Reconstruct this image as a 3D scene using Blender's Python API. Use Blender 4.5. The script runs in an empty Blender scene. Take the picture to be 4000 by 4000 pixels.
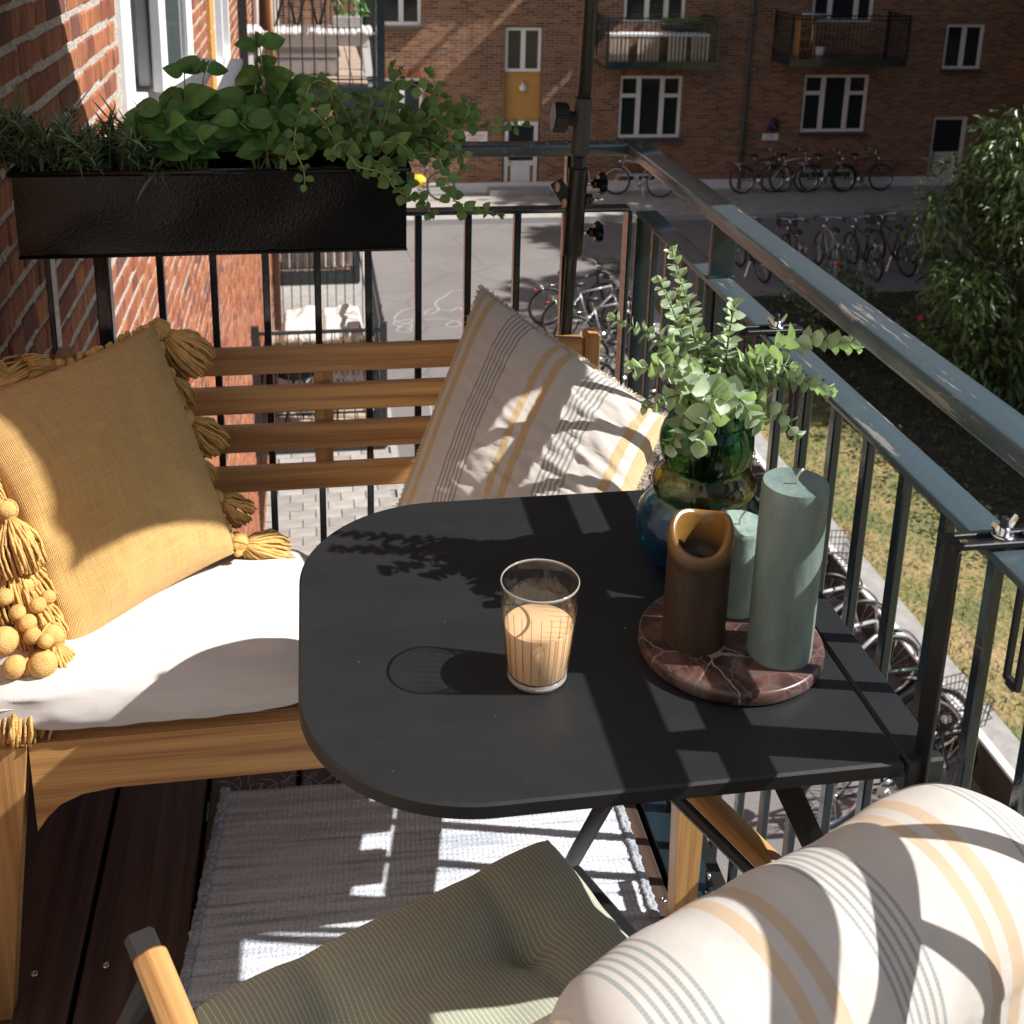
import bpy, bmesh, math, random
from mathutils import Vector, Matrix, noise, Quaternion
random.seed(7)
scene = bpy.context.scene
COL = scene.collection
PI = math.pi
R_ = math.radians

# ------------------------------------------------------------------ camera, sky, sun, exposure
CAM = Vector((0.71488, -2.2886, 1.60746))
CX = Vector((0.98607973, -0.16451464, 0.02411864))
CU = Vector((0.02470448, 0.28840421, 0.9571900))
CF = Vector((0.16442768, 0.94326982, -0.2884538))
FPX, CYP = 4660.148, 1000.0
camd = bpy.data.cameras.new('camera'); cam = bpy.data.objects.new('camera', camd); COL.objects.link(cam)
cam.matrix_world = Matrix(((CX.x, CU.x, -CF.x, CAM.x), (CX.y, CU.y, -CF.y, CAM.y), (CX.z, CU.z, -CF.z, CAM.z), (0, 0, 0, 1)))
camd.sensor_width = 24.0; camd.lens = 27.961; camd.shift_y = -0.25
camd.clip_start = 0.05; camd.clip_end = 500
camd.dof.use_dof = True; camd.dof.focus_distance = 1.55; camd.dof.aperture_fstop = 9.0
scene.camera = cam
SUNV = Vector((1.0, -0.235, 1.0)).normalized()
w = bpy.data.worlds.new('World'); scene.world = w; w.use_nodes = True
wn = w.node_tree.nodes; wn.clear()
sky = wn.new('ShaderNodeTexSky'); sky.sky_type = 'NISHITA'; sky.sun_disc = False
sky.sun_elevation = math.asin(SUNV.z); sky.sun_rotation = math.atan2(SUNV.x, SUNV.y)
bg = wn.new('ShaderNodeBackground'); bg.inputs[1].default_value = 0.065
wo = wn.new('ShaderNodeOutputWorld')
w.node_tree.links.new(sky.outputs[0], bg.inputs[0]); w.node_tree.links.new(bg.outputs[0], wo.inputs[0])
sd = bpy.data.lights.new('sun', 'SUN'); sd.energy = 5.0; sd.angle = R_(0.53); sd.color = (1.0, 0.965, 0.92)
sun = bpy.data.objects.new('sun', sd); COL.objects.link(sun)
sun.rotation_euler = SUNV.to_track_quat('Z', 'Y').to_euler(); sun.location = (6, -2, 8)
vs = scene.view_settings
vs.view_transform = 'Standard'; vs.look = 'None'; vs.gamma = 1.0; vs.use_curve_mapping = False; vs.exposure = 0.72
scene.render.engine = 'CYCLES'
cy = scene.cycles
cy.max_bounces = 10; cy.diffuse_bounces = 4; cy.glossy_bounces = 4; cy.transmission_bounces = 10; cy.transparent_max_bounces = 12
cy.use_denoising = True; cy.sample_clamp_indirect = 6.0; cy.caustics_refractive = False; cy.blur_glossy = 0.6

# measuring aids: a point of the calibrated photograph (4000 px) on a known plane
def ray(px, py): return CF + CX*((px-2000)/FPX) - CU*((py-CYP)/FPX)
def on_z(px, py, z): d = ray(px, py); return CAM + d*((z-CAM.z)/d.z)
def on_y(px, py, y): d = ray(px, py); return CAM + d*((y-CAM.y)/d.y)
def on_x(px, py, x): d = ray(px, py); return CAM + d*((x-CAM.x)/d.x)
def project(P):
    d = Vector(P)-CAM; z = d.dot(CF)
    return (2000+FPX*d.dot(CX)/z, CYP-FPX*d.dot(CU)/z, z)

# ------------------------------------------------------------------ mesh helpers
class MB:
    def __init__(s): s.v = []; s.f = []; s.m = []; s.sm = []; s.uv = {}
    def add(s, vs, fs, mi=0, smooth=False, uvs=None):
        o = len(s.v); s.v += [tuple(p) for p in vs]
        for i, f in enumerate(fs):
            if uvs: s.uv[len(s.f)] = [uvs[k] for k in f]
            s.f.append(tuple(k+o for k in f)); s.m.append(mi); s.sm.append(smooth)
        return s
    def box(s, c, d, rot=None, mi=0, ch=0.0):
        hx, hy, hz = d[0]/2, d[1]/2, d[2]/2
        if ch <= 0:
            vs = [(x, y, z) for x in (-hx, hx) for y in (-hy, hy) for z in (-hz, hz)]
            fs = [(0, 1, 3, 2), (4, 6, 7, 5), (0, 4, 5, 1), (2, 3, 7, 6), (0, 2, 6, 4), (1, 5, 7, 3)]
        else:
            ch = min(ch, hx*.9, hy*.9, hz*.9); vs = []; idx = {}
            for sx in (-1, 1):
                for sy in (-1, 1):
                    for sz in (-1, 1):
                        for a in range(3):
                            q = [sx*(hx-ch), sy*(hy-ch), sz*(hz-ch)]
                            q[a] = (sx*hx, sy*hy, sz*hz)[a]
                            idx[(sx, sy, sz, a)] = len(vs); vs.append(tuple(q))
            fs = []
            def g(t, a): return idx[(t[0], t[1], t[2], a)]
            for a in range(3):
                b, c2 = (a+1) % 3, (a+2) % 3
                for sg in (-1, 1):
                    L = []
                    for u, v in ((-1, -1), (1, -1), (1, 1), (-1, 1)):
                        t = [0, 0, 0]; t[a] = sg; t[b] = u; t[c2] = v; L.append(g(t, a))
                    fs.append(tuple(L if sg > 0 else L[::-1]))
                for u in (-1, 1):
                    for v in (-1, 1):
                        t0 = [0, 0, 0]; t1 = [0, 0, 0]
                        t0[b] = t1[b] = u; t0[c2] = t1[c2] = v; t0[a] = -1; t1[a] = 1
                        L = [g(t0, b), g(t1, b), g(t1, c2), g(t0, c2)]
                        fs.append(tuple(L if u*v > 0 else L[::-1]))
            for sx in (-1, 1):
                for sy in (-1, 1):
                    for sz in (-1, 1):
                        L = [idx[(sx, sy, sz, a)] for a in range(3)]
                        fs.append(tuple(L if sx*sy*sz > 0 else L[::-1]))
        C = Vector(c)
        if rot is not None: vs = [rot @ Vector(p) + C for p in vs]
        else: vs = [Vector(p) + C for p in vs]
        return s.add(vs, fs, mi)
    def bar(s, a, b, wx, wy, up=(0, 0, 1), mi=0, ch=0.0):
        a = Vector(a); b = Vector(b); z = (b-a); L = z.length; z.normalize()
        u = Vector(up)
        if abs(z.dot(u)) > .98: u = Vector((0, 1, 0))
        x = u.cross(z).normalized(); y = z.cross(x)
        M = Matrix((x, y, z)).transposed()
        return s.box((a+b)/2, (wx, wy, L), M, mi, ch)
    def tube(s, pts, r, n=8, mi=0, smooth=True, caps=True):
        pts = [Vector(p) for p in pts]; N = len(pts)
        rs = r if isinstance(r, (list, tuple)) else [r]*N
        vs = []; prev = None
        for i in range(N):
            t = (pts[min(i+1, N-1)] - pts[max(i-1, 0)])
            if t.length < 1e-9: t = Vector((0, 0, 1))
            t.normalize()
            if prev is None:
                u = Vector((0, 0, 1)) if abs(t.z) < .9 else Vector((1, 0, 0))
                x = u.cross(t).normalized()
            else:
                x = (prev - t*prev.dot(t)); x = x.normalized() if x.length > 1e-6 else Vector((1, 0, 0))
            prev = x; y = t.cross(x)
            for k in range(n):
                a = 2*PI*k/n; vs.append(pts[i] + (x*math.cos(a)+y*math.sin(a))*rs[i])
        fs = [(i*n+k, i*n+(k+1) % n, (i+1)*n+(k+1) % n, (i+1)*n+k) for i in range(N-1) for k in range(n)]
        s.add(vs, fs, mi, smooth)
        if caps and n > 2:
            o = len(s.v)-len(vs)
            s.f.append(tuple(o+k for k in range(n))[::-1]); s.m.append(mi); s.sm.append(False)
            s.f.append(tuple(o+(N-1)*n+k for k in range(n))); s.m.append(mi); s.sm.append(False)
        return s
    def lathe(s, prof, n=32, c=(0, 0, 0), mi=0, smooth=True, M=None):
        vs = []; C = Vector(c)
        for r, z in prof:
            for k in range(n):
                a = 2*PI*k/n; p = Vector((r*math.cos(a), r*math.sin(a), z))
                vs.append((M @ p if M else p) + C)
        fs = [(i*n+k, i*n+(k+1) % n, (i+1)*n+(k+1) % n, (i+1)*n+k) for i in range(len(prof)-1) for k in range(n)]
        return s.add(vs, fs, mi, smooth)
    def cyl(s, a, b, r, n=16, mi=0): return s.tube([a, b], r, n, mi, True, True)
    def ball(s, c, r, n=10, mi=0, sc=(1, 1, 1)):
        m = n//2+1; C = Vector(c); vs = [C+Vector((0, 0, -r*sc[2]))]
        for i in range(1, m):
            t = PI*i/m
            for k in range(n):
                a = 2*PI*k/n; vs.append(C+Vector((r*sc[0]*math.sin(t)*math.cos(a), r*sc[1]*math.sin(t)*math.sin(a), -r*sc[2]*math.cos(t))))
        vs.append(C+Vector((0, 0, r*sc[2]))); top = len(vs)-1
        fs = [(0, 1+(k+1) % n, 1+k) for k in range(n)]
        for i in range(m-2):
            fs += [(1+i*n+k, 1+i*n+(k+1) % n, 1+(i+1)*n+(k+1) % n, 1+(i+1)*n+k) for k in range(n)]
        b = 1+(m-2)*n; fs += [(b+k, b+(k+1) % n, top) for k in range(n)]
        return s.add(vs, fs, mi, True)
    def prism(s, poly, z0, z1, mi=0, M=None):
        n = len(poly); vs = [Vector((x, y, z0)) for x, y in poly]+[Vector((x, y, z1)) for x, y in poly]
        if M is not None: vs = [M @ p for p in vs]
        fs = [tuple(range(n))[::-1], tuple(range(n, 2*n))]+[(k, (k+1) % n, n+(k+1) % n, n+k) for k in range(n)]
        return s.add(vs, fs, mi)
    def grid(s, fn, nu, nv, mi=0, smooth=True, flip=False):
        vs = []; uvs = []
        for j in range(nv+1):
            for i in range(nu+1):
                vs.append(fn(i/nu, j/nv)); uvs.append((i/nu, j/nv))
        fs = []
        for j in range(nv):
            for i in range(nu):
                a = j*(nu+1)+i; q = (a, a+1, a+nu+2, a+nu+1); fs.append(q[::-1] if flip else q)
        return s.add(vs, fs, mi, smooth, uvs)
    def mesh(s, name):
        me = bpy.data.meshes.new(name); me.from_pydata(s.v, [], s.f)
        me.polygons.foreach_set('material_index', s.m); me.polygons.foreach_set('use_smooth', s.sm)
        if s.uv:
            L = me.uv_layers.new(name='UVMap')
            for i, p in enumerate(me.polygons):
                if i in s.uv:
                    for k, li in enumerate(p.loop_indices): L.data[li].uv = s.uv[i][k]
        me.update(); return me
    def build(s, name, mats, parent=None, loc=None, kind=None):
        me = s.mesh(name)
        for m in (mats if isinstance(mats, (list, tuple)) else [mats]): me.materials.append(m)
        return link(name, me, parent, loc, kind)
def link(name, me, parent=None, loc=None, kind=None):
    o = bpy.data.objects.new(name, me); COL.objects.link(o)
    if parent is not None: o.parent = parent
    if loc is not None: o.location = loc
    if kind: o['kind'] = kind
    return o
def tag(o, label, cat, group=None):
    o['label'] = label; o['category'] = cat
    if group: o['group'] = group
    return o
def thing(name, label, cat, loc=(0, 0, 0), group=None, rz=0):
    o = bpy.data.objects.new(name, None); COL.objects.link(o); o.location = loc; o.rotation_euler = (0, 0, rz)
    o.empty_display_size = .05
    return tag(o, label, cat, group)
def copy_tree(o, parent=None):
    c = o.copy(); COL.objects.link(c)
    if parent is not None: c.parent = parent
    for ch in KIDS.get(o.name, []): copy_tree(ch, c)
    return c
KIDS = {}
def index_kids(root):
    def rec(o):
        KIDS[o.name] = [x for x in bpy.data.objects if x.parent == o]
        for k in KIDS[o.name]: rec(k)
    rec(root)
def spline(pts, k=6):
    P = [Vector(p) for p in pts]; P = [P[0]*2-P[1]]+P+[P[-1]*2-P[-2]]; out = []
    for i in range(1, len(P)-2):
        for t in range(k):
            u = t/k; a, b, c, d = P[i-1:i+3]
            out.append(.5*((2*b)+(c-a)*u+(2*a-5*b+4*c-d)*u*u+(3*b-a-3*c+d)*u**3))
    out.append(P[-2]); return out
def nz(x, y, z=0, s=1.0): return noise.noise(Vector((x*s, y*s, z*s)))
def rnd(a, b): return random.uniform(a, b)

# ------------------------------------------------------------------ materials
def nt(name):
    m = bpy.data.materials.new(name); m.use_nodes = True; t = m.node_tree; t.nodes.clear()
    out = t.nodes.new('ShaderNodeOutputMaterial'); b = t.nodes.new('ShaderNodeBsdfPrincipled')
    t.links.new(b.outputs[0], out.inputs[0]); return m, t, b
def nd(t, typ, ins=None, **kw):
    n = t.nodes.new(typ)
    for k, v in kw.items(): setattr(n, k, v)
    if ins:
        for k, v in ins.items():
            if isinstance(v, bpy.types.NodeSocket): t.links.new(v, n.inputs[k])
            else: n.inputs[k].default_value = v
    return n
def math_(t, op, a, b=0.0, c=None):
    n = t.nodes.new('ShaderNodeMath'); n.operation = op
    for i, v in enumerate((a, b) if c is None else (a, b, c)):
        if isinstance(v, bpy.types.NodeSocket): t.links.new(v, n.inputs[i])
        else: n.inputs[i].default_value = v
    return n.outputs[0]
def mixc(t, f, a, b, mode='MIX'):
    n = t.nodes.new('ShaderNodeMix'); n.data_type = 'RGBA'; n.blend_type = mode
    for k, v in ((0, f), (6, a), (7, b)):
        if isinstance(v, bpy.types.NodeSocket): t.links.new(v, n.inputs[k])
        else: n.inputs[k].default_value = (*v, 1) if isinstance(v, tuple) and len(v) == 3 else v
    return n.outputs[2]
def ramp(t, fac, stops, interp='LINEAR'):
    n = t.nodes.new('ShaderNodeValToRGB'); t.links.new(fac, n.inputs[0]); e = n.color_ramp.elements
    n.color_ramp.interpolation = interp
    while len(e) < len(stops): e.new(.5)
    for i, (p, c) in enumerate(stops):
        e[i].position = p; e[i].color = (*c, 1) if len(c) == 3 else c
    return n.outputs[0]
def coords(t, kind='Object', sc=(1, 1, 1), rot=(0, 0, 0)):
    tc = t.nodes.new('ShaderNodeTexCoord')
    return nd(t, 'ShaderNodeMapping', {0: tc.outputs[kind], 2: rot, 3: sc}).outputs[0]
def bump(t, b, h, dist, strength=1.0):
    n = nd(t, 'ShaderNodeBump', {'Height': h, 'Distance': dist, 'Strength': strength}); t.links.new(n.outputs[0], b.inputs['Normal']); return n
def mix3(a, k): return tuple(min(1, x*k) for x in a)
def plain(name, col, rough=.6, metal=0.0, var=.12, vs=6.0, bmp=0.0, bs=200.0, spec=.5, coat=0.0, island=0.0, obrnd=0.0, trans=0.0, sss=0.0, stretch=(1, 1, 1), coord='Object', rvar=0.0):
    m, t, b = nt(name); co = coords(t, coord, stretch)
    nn = nd(t, 'ShaderNodeTexNoise', {'Vector': co, 'Scale': vs, 'Detail': 5.0, 'Roughness': .6})
    c = ramp(t, nn.outputs[0], [(.25, mix3(col, 1-var)), (.75, mix3(col, 1+var))])
    if island or obrnd:
        g = nd(t, 'ShaderNodeNewGeometry').outputs['Random Per Island']; oi = nd(t, 'ShaderNodeObjectInfo').outputs['Random']
        r = math_(t, 'FRACT', math_(t, 'ADD', g, oi)); k = max(island, obrnd)
        v = math_(t, 'MULTIPLY_ADD', r, 2*k, 1-k)
        hsv = nd(t, 'ShaderNodeHueSaturation', {'Value': v, 'Color': c, 'Hue': math_(t, 'MULTIPLY_ADD', r, .03*k, .5-.015*k)})
        c = hsv.outputs[0]
    t.links.new(c, b.inputs['Base Color'])
    b.inputs['Roughness'].default_value = rough; b.inputs['Metallic'].default_value = metal
    b.inputs['Specular IOR Level'].default_value = spec; b.inputs['Coat Weight'].default_value = coat
    if rvar:
        t.links.new(math_(t, 'MULTIPLY_ADD', nn.outputs[0], 2*rvar, rough-rvar), b.inputs['Roughness'])
    if sss: b.inputs['Subsurface Weight'].default_value = sss; b.inputs['Subsurface Radius'].default_value = (.02, .012, .008); b.inputs['Subsurface Scale'].default_value = 1.0
    if bmp:
        n2 = nd(t, 'ShaderNodeTexNoise', {'Vector': co, 'Scale': bs, 'Detail': 3.0}); bump(t, b, n2.outputs[0], bmp)
    if trans:
        out = [n for n in t.nodes if n.type == 'OUTPUT_MATERIAL'][0]
        tr = nd(t, 'ShaderNodeBsdfTranslucent'); t.links.new(c, tr.inputs[0])
        mx = nd(t, 'ShaderNodeMixShader', {0: trans, 1: b.outputs[0], 2: tr.outputs[0]}); t.links.new(mx.outputs[0], out.inputs[0])
    return m
def wood(name, dark, light, axis=0, rough=.5, sc=1.0, coat=0.0, obrnd=.12):
    m, t, b = nt(name); st = [26*sc]*3; st[axis] = 1.1*sc
    tc = nd(t, 'ShaderNodeTexCoord'); oi = nd(t, 'ShaderNodeObjectInfo')
    off = nd(t, 'ShaderNodeCombineXYZ', {0: math_(t, 'MULTIPLY', oi.outputs['Random'], 17.0), 1: math_(t, 'MULTIPLY', oi.outputs['Random'], 9.0), 2: math_(t, 'MULTIPLY', oi.outputs['Random'], 5.0)})
    ad = nd(t, 'ShaderNodeVectorMath', {0: tc.outputs['Object'], 1: off.outputs[0]}, operation='ADD')
    co = nd(t, 'ShaderNodeMapping', {0: ad.outputs[0], 3: tuple(st)}).outputs[0]
    n1 = nd(t, 'ShaderNodeTexNoise', {'Vector': co, 'Scale': 1.3, 'Detail': 6.0, 'Distortion': 1.6})
    wv = nd(t, 'ShaderNodeTexWave', {'Vector': co, 'Scale': .55, 'Distortion': 7.0, 'Detail': 3.0, 'Detail Scale': .8}, bands_direction='DIAGONAL')
    st2 = [320*sc]*3; st2[axis] = 5*sc
    n2 = nd(t, 'ShaderNodeTexNoise', {'Vector': nd(t, 'ShaderNodeMapping', {0: ad.outputs[0], 3: tuple(st2)}).outputs[0], 'Scale': 1.0, 'Detail': 3.0})
    f = math_(t, 'ADD', math_(t, 'MULTIPLY', n1.outputs[0], .52), math_(t, 'ADD', math_(t, 'MULTIPLY', wv.outputs[0], .13), math_(t, 'MULTIPLY', n2.outputs[0], .35)))
    c = ramp(t, f, [(.30, mix3(dark, .72)), (.40, dark), (.52, tuple((a+b2)/2 for a, b2 in zip(dark, light))), (.66, light)])
    hsv = nd(t, 'ShaderNodeHueSaturation', {'Value': math_(t, 'MULTIPLY_ADD', oi.outputs['Random'], 2*obrnd, 1-obrnd), 'Color': c})
    t.links.new(hsv.outputs[0], b.inputs['Base Color']); b.inputs['Roughness'].default_value = rough; b.inputs['Coat Weight'].default_value = coat
    bump(t, b, n2.outputs[0], .0006, .6); return m
def brick_mat(name):
    m, t, b = nt(name)
    g = nd(t, 'ShaderNodeNewGeometry'); oi = nd(t, 'ShaderNodeObjectInfo').outputs['Random']
    r = math_(t, 'FRACT', math_(t, 'ADD', math_(t, 'MULTIPLY', g.outputs['Random Per Island'], 1.0), math_(t, 'MULTIPLY', oi, 7.3)))
    pos = g.outputs['Position']
    n1 = nd(t, 'ShaderNodeTexNoise', {'Vector': nd(t, 'ShaderNodeMapping', {0: pos, 3: (14, 20, 5)}).outputs[0], 'Scale': 1.6, 'Detail': 6.0, 'Roughness': .65})
    base = ramp(t, r, [(0, (.37, .15, .075)), (.3, (.44, .185, .09)), (.55, (.30, .10, .055)), (.72, (.50, .23, .11)), (.84, (.24, .085, .055)), (1, (.16, .085, .07))])
    f = math_(t, 'MULTIPLY_ADD', n1.outputs[0], 3.6, -1.35)
    c = mixc(t, nd(t, 'ShaderNodeClamp', {0: math_(t, 'MULTIPLY', f, .75)}).outputs[0], base, (.10, .045, .035))
    n3 = nd(t, 'ShaderNodeTexNoise', {'Vector': pos, 'Scale': 90.0, 'Detail': 4.0})
    c = mixc(t, .22, c, ramp(t, n3.outputs[0], [(.3, (.1, .04, .02)), (.7, (.62, .33, .18))]), 'OVERLAY')
    t.links.new(c, b.inputs['Base Color']); b.inputs['Roughness'].default_value = .85; b.inputs['Specular IOR Level'].default_value = .25
    bump(t, b, math_(t, 'ADD', math_(t, 'MULTIPLY', n1.outputs[0], .7), math_(t, 'MULTIPLY', n3.outputs[0], .3)), .004); return m
def weave(name, col, su, sv, var=.15, rough=.9, dist=.0012, slub=.5, second=None):
    m, t, b = nt(name); uv = coords(t, 'UV')
    sep = nd(t, 'ShaderNodeSeparateXYZ', {0: uv})
    wob = nd(t, 'ShaderNodeTexNoise', {'Vector': uv, 'Scale': 18.0, 'Detail': 2.0}).outputs[0]
    u = math_(t, 'ADD', sep.outputs[0], math_(t, 'MULTIPLY', wob, .012)); v = math_(t, 'ADD', sep.outputs[1], math_(t, 'MULTIPLY', wob, .012))
    a = math_(t, 'SINE', math_(t, 'MULTIPLY', u, su*PI)); c2 = math_(t, 'SINE', math_(t, 'MULTIPLY', v, sv*PI))
    h = math_(t, 'MULTIPLY', math_(t, 'ABSOLUTE', a), math_(t, 'ABSOLUTE', c2))
    s1 = nd(t, 'ShaderNodeTexNoise', {'Vector': coords(t, 'UV', (6, su*.55, 1)), 'Scale': 1.0, 'Detail': 3.0}).outputs[0]
    s2 = nd(t, 'ShaderNodeTexNoise', {'Vector': coords(t, 'UV', (sv*.55, 6, 1)), 'Scale': 1.0, 'Detail': 3.0}).outputs[0]
    sl = math_(t, 'MULTIPLY', math_(t, 'ADD', s1, s2), .5)
    hh = math_(t, 'ADD', math_(t, 'MULTIPLY', h, 1-slub*.5), math_(t, 'MULTIPLY', sl, slub*1.6))
    k = math_(t, 'MULTIPLY_ADD', math_(t, 'SUBTRACT', hh, .75), var*1.6, 1.0)
    if second: colr = second(t, uv)
    else: colr = nd(t, 'ShaderNodeRGB').outputs[0]; colr.default_value = (*col, 1)
    c = nd(t, 'ShaderNodeHueSaturation', {'Value': k, 'Color': colr}).outputs[0]
    t.links.new(c, b.inputs['Base Color']); b.inputs['Roughness'].default_value = rough; b.inputs['Specular IOR Level'].default_value = .15
    b.inputs['Sheen Weight'].default_value = .15; b.inputs['Sheen Roughness'].default_value = .5
    bump(t, b, hh, dist); return m
CREAM = (.70, .655, .605)
def stripes(rep, off, along=0, G=(.68, .49, .27), K=(.30, .305, .295)):
    def f(t, uv):
        sep = nd(t, 'ShaderNodeSeparateXYZ', {0: uv}); x = math_(t, 'FRACT', math_(t, 'MULTIPLY_ADD', sep.outputs[along], rep, off))
        W = CREAM; st = [(0, G), (.07, W), (.14, G), (.215, W)]
        p = .45
        for i in range(6): st += [(p, K), (p+.02, W)]; p += .047
        c = ramp(t, x, st, 'CONSTANT')
        y = math_(t, 'SINE', math_(t, 'MULTIPLY', sep.outputs[1-along], 1300.0))
        return mixc(t, math_(t, 'MULTIPLY', math_(t, 'MULTIPLY', math_(t, 'GREATER_THAN', y, .3), math_(t, 'GREATER_THAN', x, .4)), .22), c, W)
    return f
def glassm(name, col, edge=None, refr=0.0):
    # thin clear glass: light passes straight through, with a mirror reflection that grows at grazing angles
    m, t, b = nt(name); out = [n for n in t.nodes if n.type == 'OUTPUT_MATERIAL'][0]; t.nodes.remove(b)
    if isinstance(col, tuple): c = nd(t, 'ShaderNodeRGB').outputs[0]; c.default_value = (*col, 1)
    else: c = col(t)
    lw = nd(t, 'ShaderNodeLayerWeight', {'Blend': .35}); 
    lw2 = nd(t, 'ShaderNodeLayerWeight', {'Blend': .5})
    ce = mixc(t, math_(t, 'POWER', lw.outputs['Facing'], 2.2), c, mixc(t, 1.0, c, edge if edge else (.85, .85, .85), 'MULTIPLY'))
    tr = nd(t, 'ShaderNodeBsdfTransparent', {0: ce}).outputs[0]; gl_ = nd(t, 'ShaderNodeBsdfGlossy', {'Roughness': .02}).outputs[0]
    base = tr
    if refr: base = nd(t, 'ShaderNodeMixShader', {0: refr, 1: tr, 2: nd(t, 'ShaderNodeBsdfRefraction', {0: c, 'Roughness': .02, 'IOR': 1.4}).outputs[0]}).outputs[0]
    fr = math_(t, 'MULTIPLY_ADD', math_(t, 'POWER', lw2.outputs['Facing'], 4.0), .75, .035)
    mx = nd(t, 'ShaderNodeMixShader', {0: fr, 1: base, 2: gl_}); t.links.new(mx.outputs[0], out.inputs[0]); return m
def pane(name, tint=(.02, .025, .03)):
    m, t, b = nt(name); b.inputs['Base Color'].default_value = (*tint, 1); b.inputs['Roughness'].default_value = .06
    b.inputs['Specular IOR Level'].default_value = .6
    n = nd(t, 'ShaderNodeTexNoise', {'Vector': coords(t), 'Scale': 1.2, 'Detail': 2.0}); bump(t, b, n.outputs[0], .02, .15); return m

m_brick = brick_mat('red_brick')
m_mortar = plain('lime_mortar', (.43, .38, .33), .95, var=.75, vs=110, bmp=.008, bs=140)
m_rail = plain('blue_grey_paint', (.012, .022, .027), .11, var=.1, vs=30, bmp=.0004, bs=350, spec=.6, coat=.25)
m_railtop = None
m_black = plain('black_powder_coat', (.009, .0095, .0105), .42, var=.15, vs=60, bmp=.0002, bs=1500)
m_blackgl = plain('black_enamel', (.004, .004, .0045), .11, var=.2, vs=8, bmp=.0007, bs=230, spec=.28)
m_table = plain('dark_table_paint', (.0125, .0135, .0145), .45, var=.10, vs=7, bmp=.0002, bs=1400, spec=.4, rvar=.05)
t = m_table.node_tree; b = t.nodes['Principled BSDF']; src = b.inputs['Base Color'].links[0].from_socket
dv = nd(t, 'ShaderNodeTexVoronoi', {'Vector': coords(t), 'Scale': 42.0}).outputs['Distance']; dn = nd(t, 'ShaderNodeTexNoise', {'Vector': coords(t), 'Scale': 9.0, 'Detail': 6.0}).outputs[0]
dust = math_(t, 'MULTIPLY', math_(t, 'LESS_THAN', dv, math_(t, 'MULTIPLY_ADD', dn, .16, -.045)), .28)
film = math_(t, 'MULTIPLY', ramp(t, nd(t, 'ShaderNodeTexNoise', {'Vector': coords(t, 'Object', (3, 9, 3)), 'Scale': 2.0, 'Detail': 8.0, 'Roughness': .7}).outputs[0], [(.45, (0, 0, 0)), (.75, (1, 1, 1))]), .022)
t.links.new(mixc(t, math_(t, 'MAXIMUM', dust, film), src, (.24, .235, .22)), b.inputs['Base Color'])
m_steel = plain('zinc_steel', (.62, .60, .56), .22, 1.0, var=.15, vs=80)
m_chrome = plain('chrome', (.7, .7, .7), .15, 1.0, var=.05)
m_teak0 = wood('teak_lengthwise', (.37, .185, .065), (.60, .34, .125), 0, .48)
m_teak1 = wood('teak_deep', (.37, .185, .065), (.60, .34, .125), 1, .48)
m_teak2 = wood('teak_upright', (.37, .185, .065), (.60, .34, .125), 2, .48)
m_deck = wood('stained_deck_wood', (.045, .024, .016), (.095, .05, .032), 1, .6)
m_pole = plain('grey_green_pole', (.035, .038, .034), .35, .3, var=.1)
m_plastic = plain('black_plastic', (.014, .014, .013), .42, var=.1)
m_greyplastic = plain('grey_plastic_collar', (.045, .046, .042), .6, var=.1)
m_rope = plain('tag_string', (.6, .52, .42), .9)
m_soil = plain('potting_soil', (.03, .02, .014), .95, var=.5, vs=60, bmp=.01, bs=80)
m_yellow = weave('ochre_weave', (.62, .385, .135), 190, 190, .5, dist=.0018, slub=.75)
m_yarn = plain('ochre_yarn', (.62, .375, .13), .95, var=.25, vs=60, bmp=.002, bs=500, spec=.1)
m_linen = weave('natural_linen', (.70, .67, .645), 900, 1500, .12, dist=.0003, slub=.55)
m_striped = weave('striped_muslin', CREAM, 300, 210, .10, dist=.0016, slub=.7, second=stripes(2.27, -.068))
m_throw = weave('striped_throw', CREAM, 640, 900, .08, dist=.0006, slub=.6, second=stripes(2.55, .30, 0, (.68, .52, .36), (.36, .38, .38)))
m_fringe = plain('cream_fringe', (.66, .59, .49), .95, var=.2, vs=80)
def pin(t, uv):
    sep = nd(t, 'ShaderNodeSeparateXYZ', {0: uv}); x = math_(t, 'FRACT', math_(t, 'MULTIPLY', sep.outputs[0], 84.0))
    a = math_(t, 'LESS_THAN', x, .2)
    y = math_(t, 'SINE', math_(t, 'MULTIPLY', sep.outputs[1], 900.0))
    return mixc(t, math_(t, 'MULTIPLY', a, math_(t, 'MULTIPLY_ADD', math_(t, 'GREATER_THAN', y, -.2), .5, .5)), (.345, .37, .275), (.70, .67, .58))
m_green = weave('olive_pinstripe', (.2, .19, .14), 260, 260, .12, dist=.0005, slub=.3, second=pin)
m_white = plain('white_paint', (.74, .74, .73), .45, var=.05, vs=12)
m_offwhite = plain('weathered_white_paint', (.66, .66, .66), .5, var=.12, vs=5)
m_pane = pane('window_glass')
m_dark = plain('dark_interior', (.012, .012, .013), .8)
m_slate = plain('slate_sill', (.05, .052, .06), .6, var=.2)
m_ybrick = plain('ochre_render', (.50, .27, .075), .85, var=.12, vs=3, bmp=.004, bs=60)
m_leaf_bas = plain('basil_leaf', (.10, .235, .06), .4, var=.3, vs=40, spec=.4, trans=.3, obrnd=.25, bmp=.0015, bs=120)
m_leaf_ore = plain('oregano_leaf', (.15, .265, .085), .5, var=.25, vs=60, spec=.3, trans=.25, obrnd=.25)
m_leaf_ros = plain('rosemary_leaf', (.10, .165, .08), .5, var=.3, vs=30, spec=.3, trans=.12, island=.35)
m_stem = plain('pale_green_stem', (.34, .40, .16), .6, var=.2, vs=60, trans=.1)
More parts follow.
